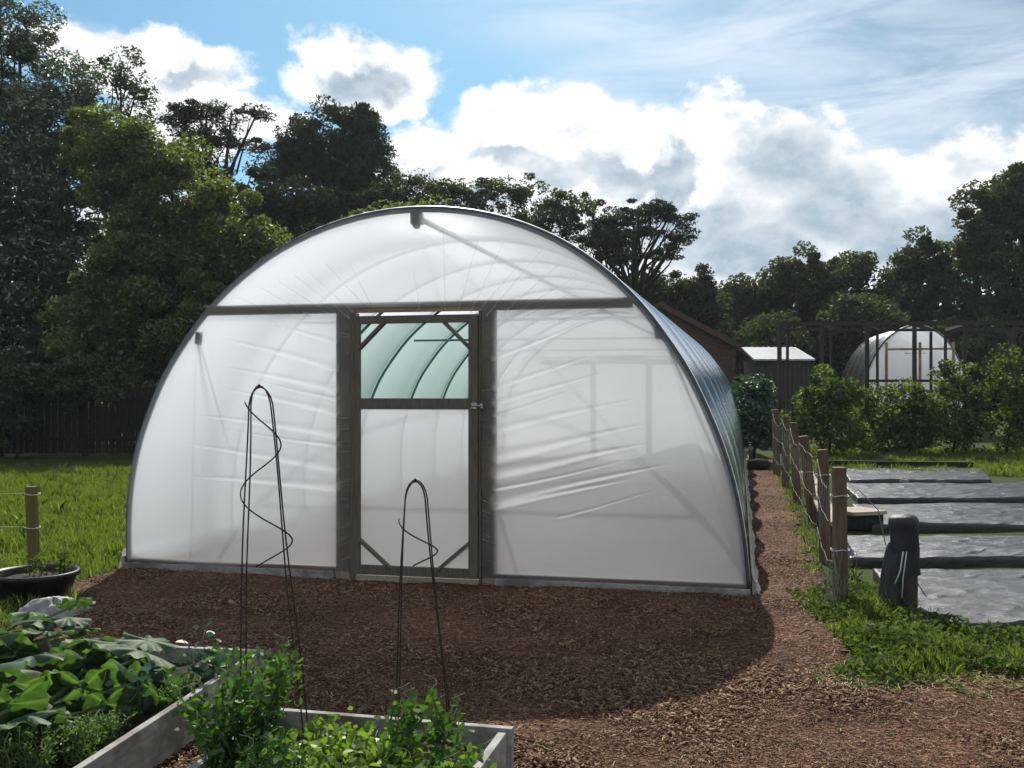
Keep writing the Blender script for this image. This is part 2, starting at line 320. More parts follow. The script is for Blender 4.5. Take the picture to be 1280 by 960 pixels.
# ------------------------------------------------------------------ setting
def build_ground():
    xs = np.concatenate([np.linspace(-400, -30, 12), np.linspace(-28, 28, 225), np.linspace(30, 400, 12)])
    ys = np.concatenate([np.linspace(-200, -6, 8), np.linspace(-5, 50, 221), np.linspace(54, 600, 14)])
    X, Y = np.meshgrid(xs, ys); Z = gz(X, Y)
    v = np.stack([X, Y, Z], -1).reshape(-1, 3); nx, ny = len(xs), len(ys)
    i, j = np.meshgrid(np.arange(nx-1), np.arange(ny-1)); a = (j*nx+i).ravel()
    o = np_mesh('ground', v, np.stack([a, a+1, a+nx+1, a+nx], 1), MAT['ground'], smooth=True); tag(o, kind='structure')
def nz2(x, y, s=1.0):
    return (np.sin(x*1.7*s+1.1*np.sin(y*1.3*s))+np.sin(y*2.3*s+1.7*np.sin(x*.9*s))+np.sin((x+y)*3.1*s))/3
FX = lambda y: 2.19+(y-6.7)*.236
def in_chips(x, y):
    w = .10*np.sin(y*3.1+x)+.07*np.sin(y*7.3+2)+.05*np.sin(x*6)
    right = np.where(y > 5.12+w*.6, x < FX(y)-.03+w*.4, x < 7)
    left = np.where(y > 7.2, (x-M0[0])*U[0]+(y-M0[1])*U[1] > -2.5, x > -3.15+.35*(7.5-y)*.2+w)
    return right & left & (y < 21.5) & (y > 1)
def build_chips():
    xs = np.arange(-4, 7.2, .06); ys = np.arange(1, 22, .06)
    X, Y = np.meshgrid(xs, ys); Z = gz(X, Y)+.012+.008*np.sin(X*11+Y*3)*np.sin(Y*13)
    v = np.stack([X, Y, Z], -1).reshape(-1, 3); nx = len(xs)
    i, j = np.meshgrid(np.arange(nx-1), np.arange(len(ys)-1)); i = i.ravel(); j = j.ravel()
    k = in_chips(xs[i]+.03, ys[j]+.03); a = (j*nx+i)[k]
    o = np_mesh('bark_path', v, np.stack([a, a+1, a+nx+1, a+nx], 1), MAT['chips_ground'], smooth=True); tag(o, kind='structure')
    # loose chips
    def scatter(n, x0, x1, y0, y1):
        x = rng.uniform(x0, x1, n); y = rng.uniform(y0, y1, n)
        s = (x-M0[0])*U[0]+(y-M0[1])*U[1]; t = (x-M0[0])*V[0]+(y-M0[1])*V[1]
        k = in_chips(x, y) & ~((abs(s) < 2.42) & (t > -.04)) & (np.abs(x) < .56*y+.3); return x[k], y[k]
    P = [scatter(130000, -3.4, 3.4, 2.9, 5.5), scatter(60000, -3.6, 3, 5.5, 8.6), scatter(26000, 1.2, 5.6, 7, 20)]
    x = np.concatenate([p[0] for p in P]); y = np.concatenate([p[1] for p in P]); n = len(x)
    L = rng.gamma(2.2, .0048, n)+.005; L = np.clip(L, .005, .07); W = L*rng.uniform(.18, .6, n); T = rng.uniform(.0015, .005, n)
    a = rng.uniform(0, 2*math.pi, n); tilt = rng.normal(0, .28, n)
    d = np.stack([np.cos(a)*np.cos(tilt), np.sin(a)*np.cos(tilt), np.sin(tilt)], 1)
    w = np.stack([-np.sin(a), np.cos(a), rng.normal(0, .35, n)], 1); w = unit(w); nn = np.cross(d, w)
    sc_ = np.clip(.78+.55*nz2(x, y, 1.7)+.25*nz2(x+9, y, 5), .45, 1.5); L = L*sc_; W = W*sc_; T = T*np.minimum(sc_, 1)
    c = np.stack([x, y, gz(x, y)+.016+np.abs(np.sin(tilt))*L*.4+rng.uniform(0, .006, n)], 1)
    D = d*L[:, None]/2; Wv = w*W[:, None]/2; Tn = nn*T[:, None]/2
    vs = np.stack([c-D-Wv*.5-Tn, c+D-Wv-Tn, c+D*.9+Wv*.6-Tn, c-D*.85+Wv-Tn, c-D-Wv*.5+Tn, c+D-Wv+Tn, c+D*.9+Wv*.6+Tn, c-D*.85+Wv+Tn], 1).reshape(-1, 3)
    q = np.array([(4, 5, 6, 7), (0, 1, 5, 4), (1, 2, 6, 5), (2, 3, 7, 6), (3, 0, 4, 7)])
    f = (np.arange(n)[:, None, None]*8+q[None]).reshape(-1, 4)
    o = np_mesh('bark_chips', vs, f, MAT['chip'])
    tag(o, 'loose brown bark chips strewn over the path and yard', 'bark chips', kind='stuff')
    # dry straw and pale fibres trodden into the path and its verges
    P = [scatter(9000, 1.0, 5.6, 6, 20), scatter(3500, -3.4, 3.4, 2.9, 7.6)]; x = np.concatenate([p[0] for p in P]); y = np.concatenate([p[1] for p in P])
    xv = rng.uniform(1.4, 5.8, 9000); yv = rng.uniform(4.7, 18, 9000); k = np.abs(xv-FX(yv)+.12+.08*np.sin(yv*5)) < .22*rng.random(9000)**.5; x = np.concatenate([x, xv[k]]); y = np.concatenate([y, yv[k]])
    xv = rng.uniform(1.5, 3.2, 1500); yv = rng.normal(4.95, .16, 1500); x = np.concatenate([x, xv]); y = np.concatenate([y, yv]); n = len(x)
    a = rng.uniform(0, 6.283, n); Ls = rng.uniform(.015, .07, n)[:, None]; d = np.stack([np.cos(a), np.sin(a), rng.normal(0, .18, n)], 1)*Ls; w = np.stack([-np.sin(a), np.cos(a), 0*a], 1)*.0016
    c = np.stack([x, y, gz(x, y)+.028+rng.uniform(0, .012, n)], 1); k2 = np.stack([-np.sin(a), np.cos(a), rng.random(n)*.5], 1)*Ls*.15
    v = np.stack([c-d/2-w, c+k2-w, c+d/2, c+k2+w, c-d/2+w], 1).reshape(-1, 3)
    o = np_mesh('dry_straw', v, np.arange(5*n).reshape(n, 5), MAT['straw']); tag(o, 'dry pale straw and fibres trodden into the bark', 'straw', kind='stuff')
def build_grass():
    def lawn(name, label, n, x0, x1, y0, y1, hmin, hmax, w, keep, mat='blade', lean=.5, edge=None):
        x = rng.uniform(x0, x1, n); y = rng.uniform(y0, y1, n); k = keep(x, y); x = x[k]; y = y[k]
        t = .5+.5*nz2(x, y, 1.9); t2 = np.clip(.5+.9*nz2(x+5, y-3, 5.3), .05, 1.2)
        h = (hmin+(hmax-hmin)*t*t2)*rng.uniform(.6, 1.3, len(x))
        if edge: h = h*edge(x, y)
        v, f = blades(np.stack([x, y, gz(x, y)-.004], 1), h, w, lean)
        o = np_mesh(name, v, f, MAT[mat]); tag(o, label, 'grass', kind='stuff')
    def kl(x, y):
        s = (x-M0[0])*U[0]+(y-M0[1])*U[1]; t = (x-M0[0])*V[0]+(y-M0[1])*V[1]
        e = .15*np.sin(y*4)+.12*np.sin(x*5)
        return (((s < -2.55) & (y > 7.3+e)) | ((y <= 7.3+e) & (x < -3.05+.1*(7.3-y)+e))) & (x > -.56*y-.5)
    lawn('lawn_grass', 'tufty green lawn grass left of the white tunnel', 230000, -12, -2.6, 6.2, 19, .03, .20, .010, kl)
    def kb(x, y):
        bx = (x-640/F*0)
        return (x > FX(y)+.25) & (x < .56*y+.4)
    lawn('meadow_grass', 'bright grass strip in front of the fruit bushes', 60000, 4, 14, 17.3, 23.5, .06, .22, .016, kb)
    # rough grass round the wrapped post and along the wire fence
    def kw(x, y):
        e = .12*np.sin(x*5+y)+.08*np.sin(x*11)
        return (x > FX(y)-.22+e) & (y > 4.80+.13*nz2(x*2.1, x, 1.7)+.22*rng.random(np.shape(x))**2) & (y < 7.3) & ~((x > 2.65) & (y > 5.75))
    lawn('rough_grass', 'rough grass tufts around the black wrapped post', 40000, 1.3, 4.2, 4.6, 7.3, .04, .20, .007, kw, edge=lambda x, y: np.clip((x-FX(y)+.22)/.35, .22, 1)*np.clip((y-4.70)/.35, .3, 1))
    def kf(x, y):
        e = .1*np.sin(y*6); return (x > FX(y)-.13+e*.8) & (x < FX(y)+.25)
    lawn('verge_grass', 'thin grass verge along the foot of the wire fence', 26000, 1.6, 6.2, 6.5, 20, .03, .16, .009, kf)
    # broad-leaved ground cover in the same two places
    n = 26000; x = rng.uniform(1.4, 4.2, n); y = rng.uniform(4.7, 7.3, n); k = kw(x, y) & (nz2(x, y, 2.2) > -.35); x, y = x[k], y[k]
    x2 = rng.uniform(1.6, 6, 12000); y2 = rng.uniform(6.5, 20, 12000); k = kf(x2, y2) & (nz2(x2, y2, 2.5) > -.2)
    x = np.concatenate([x, x2[k]]); y = np.concatenate([y, y2[k]])
    hh = (.02+.15*(.5+.5*nz2(x, y, 2.2)))*rng.random(len(x))**.6*np.clip((x-FX(y)+.25)/.35, .12, 1)*np.clip((y-4.7)/.35, .2, 1)
    v, f = leaves(np.stack([x, y, gz(x, y)+hh+.01], 1), .038, .55)
    o = np_mesh('ground_cover_weeds', v, f, MAT['weed']); tag(o, 'low leafy weeds around the wrapped post and fence foot', 'weeds', kind='stuff')
build_ground(); build_chips(); build_grass()

# ------------------------------------------------------------------ polytunnel
PR = np.array([(0, 2.47), (.5, 2.455), (1.0, 2.36), (1.5, 2.15), (1.75, 2.0), (2.15, 1.70), (2.5, 1.27), (2.70, .86), (2.80, .52), (2.845, .22), (2.852, 0)])
def hoop_curve(n=60, W=1.0, Hh=1.0, inset=0.0):
    """smoothed hoop outline from left foot over the ridge to right foot"""
    half = [(b, z) for z, b in PR]
    pts = [(-b, z) for b, z in half]+[(b, z) for b, z in half[::-1][1:]]
    pts = np.array(pts); 
    for _ in range(3):   # Chaikin, ends kept
        q = [pts[0]]
        for a, b in zip(pts[:-1], pts[1:]): q += [a*.75+b*.25, a*.25+b*.75]
        q.append(pts[-1]); pts = np.array(q)
    d = np.concatenate([[0], np.cumsum(np.linalg.norm(np.diff(pts, axis=0), axis=1))]); t = np.linspace(0, d[-1], n)
    c = np.stack([np.interp(t, d, pts[:, 0]), np.interp(t, d, pts[:, 1])], 1)
    if inset:
        tg = np.gradient(c, axis=0); tg /= np.linalg.norm(tg, axis=1)[:, None]; nrm = np.stack([tg[:, 1], -tg[:, 0]], 1); c = c+nrm*inset
    c[:, 0] -= .045*np.sin(np.pi*np.clip(c[:, 1]/2.85, 0, 1))
    c[:, 0] *= W; c[:, 1] *= Hh; return c
_hc = hoop_curve(240)
def BL(z): h = _hc[:120]; return float(np.interp(z, h[:, 1], -h[:, 0]))
def BR(z): h = _hc[120:][::-1]; return float(np.interp(z, h[:, 1], h[:, 0]))
GROW = .0042     # the rear hoops stand a little taller than the front one
def make_tunnel(root, L=13.6, nh=9, W=1.0, Hh=1.0, detail=True):
    cv = hoop_curve(90, W, Hh)
    # skin: dips a little between the hoops
    NV = 40*(nh-1)+1 if detail else 6*(nh-1)+1; sp = L/(nh-1)
    tg = np.gradient(cv, axis=0); tg /= np.linalg.norm(tg, axis=1)[:, None]; nrm = np.stack([-tg[:, 1], tg[:, 0]], 1)
    if nrm[45, 1] < 0: nrm = -nrm
    vs = []
    for j in range(NV):
        y = L*j/(NV-1); ph = (y/sp) % 1
        dip = -.070*math.sin(math.pi*ph)**.7
        for i, (a, b) in enumerate(cv):
            wr = .0012*math.sin(y*7+i*.05)
            k = .030+dip+wr*math.sin(math.pi*ph); g = 1+GROW*y; ga = 1+GROW*y*min(b/1.6, 1)
            vs.append((a*ga+nrm[i, 0]*k, y, max(b*g+nrm[i, 1]*k, 0)))
    n = len(cv); fs = np.array([(j*n+i, (j+1)*n+i, (j+1)*n+i+1, j*n+i+1) for j in range(NV-1) for i in range(n-1)])
    np_mesh('cover', np.array(vs), fs, MAT['sheet'], root, True)
    for j in range(nh):
        y = L*j/(nh-1); c = hoop_curve(64, W, Hh, 0)
        r = .026 if j in (0,) else .019
        g = 1+GROW*y; b = MB(); b.tube([(p[0]*(1+GROW*y*min(p[1]/1.6, 1)), y+(.0 if j else -.012), p[1]*g) for p in c], r, 8); b.build('hoop', MAT['hoop'], root)
    return sp
tun = empty('polytunnel', M0, -YAW, 'large white polytunnel with timber door frame and green mesh window', 'polytunnel')
TL = 13.6; SP = make_tunnel(tun, TL, 9)
def front_sheet(parent, y0, flip=1, sc=(1, 1), name='end_sheet', folds=True):
    V_, F_, I_ = [], [], []
    def addg(fn, nu, nv):
        v, f = grid(fn, nu, nv); b = sum(len(a) for a in V_); V_.append(v); F_.append(f+b); I_.append(np.zeros(len(f), int))
    def disp(s, z): return .004*math.sin(3*s+7*z)+.003*math.sin(9*z-4*s)
    def left(a, b):
        z = .06+b*(2.10-.06); s = -BL(z)*(1-a)+(-.50)*a; return (s*sc[0], y0-flip*(.002+disp(s, z)*math.sin(math.pi*a)), z*sc[1])
    def right(a, b):
        z = .06+b*(2.10-.06); s = BR(z)*a+.50*(1-a); return (s*sc[0], y0-flip*(.002+disp(s, z)*math.sin(math.pi*a)), z*sc[1])
    def top(a, b):
        z = 2.10+b*(2.845-2.10); s = -BL(z)+(BL(z)+BR(z))*a; return (s*sc[0], y0-flip*(.002+disp(s, z)*math.sin(math.pi*a)), z*sc[1])
    addg(left, 110 if folds else 12, 230 if folds else 12); addg(right, 110 if folds else 12, 230 if folds else 12); addg(top, 50, 16)
    FA = []
    if folds:
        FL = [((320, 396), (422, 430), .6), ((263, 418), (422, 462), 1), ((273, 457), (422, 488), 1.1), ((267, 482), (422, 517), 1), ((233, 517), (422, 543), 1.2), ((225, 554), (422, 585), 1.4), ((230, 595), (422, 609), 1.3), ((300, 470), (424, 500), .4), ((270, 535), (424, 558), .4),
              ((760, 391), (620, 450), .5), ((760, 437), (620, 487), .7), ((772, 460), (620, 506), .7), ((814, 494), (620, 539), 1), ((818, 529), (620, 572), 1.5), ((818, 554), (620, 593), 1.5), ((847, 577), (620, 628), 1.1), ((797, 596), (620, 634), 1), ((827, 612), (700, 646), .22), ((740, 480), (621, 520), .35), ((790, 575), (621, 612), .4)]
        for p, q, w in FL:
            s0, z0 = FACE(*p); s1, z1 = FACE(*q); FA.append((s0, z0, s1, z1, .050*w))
        rf_ = random.Random(3)
        for sd_, sa_, sb_ in ((-1, -.50, -.655), (1, .50, .635)):
            for q in range(46):
                z0 = .12+1.95*q/46+rf_.uniform(-.03, .03); sl = (z0-1.25)*.45+rf_.uniform(-.05, .05); w_ = rf_.uniform(.0008, .0035); ext_ = rf_.uniform(.3, 1.3)
                vs = []
                for i in range(6):
                    t = i/5; s_ = sa_+(sb_-sa_)*t*ext_; z_ = z0+sl*abs(s_-sa_); ww = w_*(1-.6*t)
                    vs += [(s_, y0-.005, z_-ww), (s_, y0-.007, z_), (s_, y0-.005, z_+ww)]
                fs = [(3*i+k, 3*i+3+k, 3*i+4+k, 3*i+1+k) for i in range(5) for k in (0, 1)]
                b = sum(len(a) for a in V_); V_.append(np.array(vs)); F_.append(np.array(fs)+b); I_.append(np.full(len(fs), 2))
        FT = [((556, 269), (559, 387)), ((600, 299), (575, 390)), ((631, 304), (590, 392)), ((680, 312), (610, 396)), ((705, 327), (627, 396)), ((722, 345), (640, 396)), ((372, 345), (444, 402)), ((352, 352), (412, 392)), ((330, 360), (392, 396)), ((388, 340), (450, 396)), ((410, 330), (462, 386)), ((745, 352), (655, 398)), ((440, 330), (470, 388)), ((300, 372), (345, 392)), ((520, 340), (527, 388)), ((780, 372), (700, 402)), ((652, 330), (600, 390))]
        for p, q in FT:
            s0, z0 = FACE(*p); s1, z1 = FACE(*q); d = np.array([s1-s0, z1-z0]); d /= np.linalg.norm(d); nx, nz = -d[1], d[0]; vs = []; n = 10
            for i in range(n):
                t = i/(n-1); s = s0+(s1-s0)*t; z = z0+(z1-z0)*t; ww = .002+.005*t**2
                vs += [(s-nx*ww, y0-.006, z-nz*ww), (s, y0-.010, z), (s+nx*ww, y0-.006, z+nz*ww)]
            fs = [(3*i+k, 3*i+3+k, 3*i+4+k, 3*i+1+k) for i in range(n-1) for k in (0, 1)]
            b = sum(len(a) for a in V_); V_.append(np.array(vs)); F_.append(np.array(fs)+b); I_.append(np.full(len(fs), 2))
    VV = np.concatenate(V_); fold_glint = np.zeros(len(VV)); dep = np.zeros(len(VV))
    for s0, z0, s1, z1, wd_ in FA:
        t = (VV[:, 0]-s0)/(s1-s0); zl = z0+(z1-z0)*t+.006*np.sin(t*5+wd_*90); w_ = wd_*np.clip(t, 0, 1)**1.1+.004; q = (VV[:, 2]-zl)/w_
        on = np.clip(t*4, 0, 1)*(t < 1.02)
        band = np.exp(-np.clip(q, 0, None)**2*2.2)*(q > -.35)*on; fold_glint = np.maximum(fold_glint, band*(.45+.55*np.clip(t, 0, 1)))  # light streak painted along each fold, crisp below and fading upward
        dep += (.007*np.exp(-(q-.25)**2*2.5)-.004*np.exp(-(q+.5)**2*5))*on
    VV[:, 1] -= dep
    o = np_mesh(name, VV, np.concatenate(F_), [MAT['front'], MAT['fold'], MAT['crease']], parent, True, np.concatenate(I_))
    at = o.data.attributes.new('fold', 'FLOAT', 'POINT'); at.data.foreach_set('value', fold_glint.astype(np.float32))
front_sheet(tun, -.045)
def wood(name, mat, parent, *boxes, bevel=.003):
    b = MB()
    for x in boxes: b.bb(*x)
    return b.build(name, mat, parent, bevel)
# timber behind the sheet (front face just inside the sheet)
wood('header_beam', MAT['frame_wood_h'], tun, (-1.76, 1.655, -.035, .01, 2.065, 2.142))
wood('door_post', MAT['frame_wood'], tun, (-.648, -.527, -.036, .03, -.03, 2.063))
wood('door_post', MAT['frame_wood'], tun, (.523, .628, -.036, .03, -.03, 2.063))
wood('door_jamb', MAT['door_wood'], tun, (-.525, -.482, -.060, .03, -.03, 2.062))
wood('door_jamb', MAT['door_wood'], tun, (.505, .521, -.060, .03, -.03, 2.062))
wood('base_rail', MAT['bed_board'], tun, (-2.50, -.652, -.075, -.050, -.03, .058))
wood('base_rail', MAT['bed_board'], tun, (.632, 2.49, -.075, -.050, -.03, .055))
wood('base_rail', MAT['frame_wood_h'], tun, (-2.47, -.652, -.040, .0, .060, .095))
wood('base_rail', MAT['frame_wood_h'], tun, (.632, 2.46, -.040, .0, .058, .092))
wood('threshold', MAT['pale_wood'], tun, (-.525, .521, -.05, .05, -.03, .035))
for sx in (-1, 1):
    b = MB(); b.beam((sx*2.52, -.03, .045), (sx*2.53, TL, .05), .03, .12); b.build('side_rail', MAT['pale_wood'], tun)
    # skirt of spare polythene lying over the side rail
    def sk(a, t, sx=sx):
        y = -.05+t*(TL+.05); w = .012*math.sin(y*3)+.01*math.sin(y*9)
        return (sx*(2.50+.055*a+w*a), y, .17*(1-a)+.0)
    v, f = grid(sk, 4, 90); np_mesh('skirt', v, f, MAT['fold'], tun, True)
# ridge, tie bars, braces
b = MB(); b.tube([(0, 0, 2.80), (0, TL, 2.80*(1+GROW*TL))], .016, 8); b.build('ridge_pole', MAT['hoop'], tun)
b = MB(); b.bb(-.045, .045, -.03, .04, 2.735, 2.825); b.tube([(0, -.02, 2.73), (0, .02, 2.73)], .03, 10); b.build('ridge_bracket', MAT['hoop'], tun, .006)
for j in (1, 3, 5, 7):
    z = 2.12; b = MB(); b.tube([(-BL(z)+.02, SP*j, z), (BR(z)-.02, SP*j, z)], .014, 8); b.build('crop_bar', MAT['hoop'], tun)
for sx in (-1, 1):
    b = MB(); b.tube([(sx*1.86, 0, 1.90), (sx*2.38, SP, .5)], .011, 8); b.build('corner_brace', MAT['hoop'], tun)
    b = MB(); sx > 0 and (b.tube([(0, .02, 2.78), (sx*1.95, SP, 1.82)], .013, 8), b.build('roof_brace', MAT['hoop'], tun))
    b = MB(); b.tube([(sx*1.83, -.02, 1.93), (sx*1.85, -.0, 1.84)], .03, 10); b.build('brace_clamp', MAT['hoop'], tun)
# door
door = None
def dwood(name, *bx): return wood(name, MAT['door_wood'], door, *bx)
b = MB(); b.bb(-.478, -.440, -.075, -.035, .045, 2.035); b.bb(.428, .501, -.075, -.035, .045, 2.035)
b.bb(-.4395, .4275, -.073, -.037, 1.975, 2.035); b.bb(-.4395, .4275, -.073, -.037, 1.318, 1.402); b.bb(-.4395, .4275, -.073, -.037, .045, .118)
door = b.build('door', MAT['door_wood'], tun, .003)
for (p, q) in (((-.45, 1.78), (-.24, 1.985)), ((.44, 1.78), (.23, 1.985))):
    b = MB(); b.beam((p[0], -.062, p[1]), (q[0], -.062, q[1]), .022, .062, (0, 1, 0)); b.build('corner_brace', MAT['door_wood'], door)
for (p, q) in (((-.45, .32), (-.19, .10)), ((.44, .32), (.18, .10))):
    b = MB(); b.beam((p[0], -.062, p[1]), (q[0], -.062, q[1]), .022, .058, (0, 1, 0)); b.build('corner_brace', MAT['door_wood'], door)
def flat(name, x0, x1, z0, z1, y, mat, parent, nu=8, nv=14):
    v, f = grid(lambda a, c: (x0+(x1-x0)*a, y+.004*math.sin(a*9)*math.sin(c*3.1), z0+(z1-z0)*c), nu, nv); return np_mesh(name, v, f, mat, parent, True)
flat('mesh_window', -.439, .427, 1.40, 1.976, -.050, MAT['mesh_green'], door)
flat('door_panel', -.439, .427, .117, 1.32, -.046, MAT['front'], door, 20)
b = MB(); b.tube([(.46, -.09, 1.347), (.54, -.09, 1.347)], .009, 8); b.bb(.455, .495, -.085, -.076, 1.325, 1.37); b.bb(.525, .545, -.092, -.060, 1.33, 1.365); b.build('latch', MAT['steel'], door)
# far end
front_sheet(tun, TL-.0, 1, sc=(1+GROW*TL, 1+GROW*TL), folds=False, name='back_sheet')
wood('header_beam', MAT['frame_wood_h'], tun, (-1.74, 1.66, TL+.01, TL+.05, 2.065, 2.142))
for s in (-.59, .57): wood('door_post', MAT['frame_wood'], tun, (s-.06, s+.06, TL+.01, TL+.07, 0, 2.063))
flat('back_door_panel', -.53, .51, .03, 2.06, TL+.02, MAT['front'], tun)
# ------------------------------------------------------------------ second tunnel, sheds, cage, far fence
d2 = 29.; c2 = DP(1145, 490, d2); g2 = float(gz(c2[0], d2))
t2 = empty('polytunnel', (c2[0], d2, g2), -YAW, 'small distant white polytunnel seen through the fruit cage', 'polytunnel')
w2 = (1203-1070)/2/F*d2/2.47*1.0; h2 = (H+(CY-407)/F*d2-g2)/2.85
make_tunnel(t2, 8, 6, w2, h2, False)
front_sheet(t2, -.03, sc=(w2, h2), folds=False)
flat('door_panel', -.5, .5, .05, 2.08*h2, -.02, MAT['front'], t2)
for s in (-.82, .10, 1.0):
    b = MB(); b.beam((s, -.05, 0), (s, -.05, 2.2*h2+.2), .07, .07); b.build('end_post', MAT['frame_wood'], t2)
for z in (1.05, 2.2): 
    b = MB(); b.beam((-.82, -.10, z*h2), (1.0, -.10, z*h2), .05, .06); b.build('end_rail', MAT['frame_wood_h'], t2)

def gable_shed(name, x0, x1, y0, y1, eave, ridge, z0, wall, roof, label, over=.15):
    r = empty(name, ((x0+x1)/2, (y0+y1)/2, z0), 0, label, 'shed'); hx, hy = (x1-x0)/2, (y1-y0)/2
    b = MB(); b.add([(-hx, -hy, 0), (hx, -hy, 0), (hx, -hy, eave), (0, -hy, ridge), (-hx, -hy, eave), (-hx, hy, 0), (hx, hy, 0), (hx, hy, eave), (0, hy, ridge), (-hx, hy, eave)],
                    [(0, 1, 2, 3, 4), (9, 8, 7, 6, 5), (1, 6, 7, 2), (5, 0, 4, 9)])
    z = .08
    while z < ridge-.1:      # clapboard laps on the gable end
        w = hx if z < eave else hx*(ridge-z)/(ridge-eave)
        b.add([(-w, -hy-.022, z), (w, -hy-.022, z), (w, -hy-.003, z+.13), (-w, -hy-.003, z+.13)], [(0, 1, 2, 3)]); z += .135
    b.build('wall', wall, r)
    b = MB(); sl = (ridge-eave)/hx
    for sx in (-1, 1):
        a = (0, ridge+.03); c = (sx*(hx+over), eave-sl*over+.03)
        b.add([(a[0], -hy-over, a[1]), (c[0], -hy-over, c[1]), (c[0], hy+over, c[1]), (a[0], hy+over, a[1]), (a[0], -hy-over, a[1]+.06), (c[0], -hy-over, c[1]+.06), (c[0], hy+over, c[1]+.06), (a[0], hy+over, a[1]+.06)],
              [(0, 1, 2, 3), (4, 5, 6, 7), (0, 1, 5, 4), (1, 2, 6, 5), (2, 3, 7, 6)])
    b.build('roof', roof, r)
    for sx in (-1, 1):
        b = MB(); b.beam((0, -hy-over-.012, ridge+.04), (sx*(hx+over), -hy-over-.012, eave-sl*over+.04), .02, .13); b.build('bargeboard', wall, r)
        b = MB(); b.bb(sx*hx-.05, sx*hx+.05, -hy-.05, -hy-.024, 0, eave-.02); b.build('corner_board', wall, r)
    b = MB(); b.bb(-.42, .42, -hy-.05, -hy-.025, .02, 1.95); b.build('door', wall, r)
    return r
dS = 24.5; xr = DP(916, 0, dS)[0]
gable_shed('timber_shed', xr-3.6, xr, dS, dS+5, H+(CY-433)/F*dS+.02, H+(CY-383)/F*dS, 0, MAT['shed'], MAT['shed_roof'], 'red brown timber shed with sloping roof behind the tunnel')
dH = 30.; a = DP(945, 0, dH)[0]; c = DP(1013, 0, dH)[0]; gH = float(gz(c, dH))
hut = empty('low_hut', ((a+c)/2, dH+.8, gH), 0, 'low grey hut with pale white roof left of the cage post', 'hut'); hw = (c-a)/2
eH = H+(CY-451)/F*dH-gH; rH = H+(CY-436)/F*31.7-gH-.32
b = MB(); b.bb(-hw, hw, -.8, .8, 0, eH)
for i in range(12): b.bb(-hw+i*2*hw/12+.012, -hw+(i+1)*2*hw/12-.012, -.825, -.803, 0, eH-.02)
b.build('wall', MAT['hut'], hut)
b = MB(); b.add([(-hw-.1, -.95, eH), (hw+.1, -.95, eH), (hw+.04, .9, rH+.32), (-hw-.04, .9, rH+.32), (-hw-.1, -.95, eH+.05), (hw+.1, -.95, eH+.05), (hw+.04, .9, rH+.37), (-hw-.04, .9, rH+.37)], [(3, 2, 1, 0), (4, 5, 6, 7), (0, 1, 5, 4), (1, 2, 6, 5), (2, 3, 7, 6), (3, 0, 4, 7)])
for i in range(9): x = -hw+.1+i*(2*hw-.2)/8; b.add([(x-.02, -.95, eH+.052), (x+.02, -.95, eH+.052), (x+.02, .9, rH+.385), (x-.02, .9, rH+.385)], [(0, 1, 2, 3)])
b.build('roof', MAT['white_roof'], hut)

# fruit cage
cg = empty('fruit_cage', (DP(975, 0, 23)[0], 23, 0), 0, 'tall open timber fruit cage with posts and top rails over the bushes', 'fruit cage')
x0 = DP(975, 0, 23)[0]; zt = H+(CY-405)/F*23
fx = [DP(p, 0, 23)[0]-x0 for p in (975, 1028, 1084, 1143, 1206, 1268, 1330)]
bx = [DP(p, 0, 25.2)[0]-x0 for p in (984, 1039, 1097, 1164, 1181, 1262, 1320)]
for xs, y, w in ((fx, 0, .11), (bx, 2.2, .08)):
    for i, x in enumerate(xs):
        g = float(gz(x+x0, 23+y)); b = MB(); b.beam((x, y, g-.05), (x+random.uniform(-.02, .02), y, zt-.05-(y and .0)), w*.72 if i else w, w*.7); b.build('post', MAT['cage_wood'], cg)
for (p, q, w) in (((fx[0]-.05, 0, zt), (fx[-1], 0, zt+.03), .09), ((bx[0]-.05, 2.2, zt), (bx[-1], 2.2, zt), .07), ((fx[0], .05, zt-.01), (bx[0], 2.2, zt-.01), .07), ((fx[2], 0, H+(CY-476)/F*23), (fx[4]-.1, 0, H+(CY-476)/F*23), .06), ((fx[1], .05, zt-.01), (bx[1], 2.15, zt-.01), .07), ((fx[2], .05, zt-.01), (bx[2], 2.15, zt-.01), .07), ((fx[3], .05, zt-.01), (bx[3], 2.15, zt-.01), .07), ((fx[4], .05, zt-.01), (bx[4], 2.15, zt-.01), .07)):
    b = MB(); b.beam(p, q, w*.8, w); b.build('rail', MAT['cage_wood'], cg)

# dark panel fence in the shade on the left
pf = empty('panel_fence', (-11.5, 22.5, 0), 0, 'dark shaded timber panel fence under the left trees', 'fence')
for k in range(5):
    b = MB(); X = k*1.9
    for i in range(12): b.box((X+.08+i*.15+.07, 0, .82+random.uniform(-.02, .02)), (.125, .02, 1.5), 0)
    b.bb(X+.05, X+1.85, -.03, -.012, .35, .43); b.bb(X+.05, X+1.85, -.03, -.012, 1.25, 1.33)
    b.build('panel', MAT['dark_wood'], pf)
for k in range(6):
    b = MB(); b.bb(k*1.9-.05, k*1.9+.05, -.05, .05, -.05, 1.75); b.build('post', MAT['dark_wood'], pf)
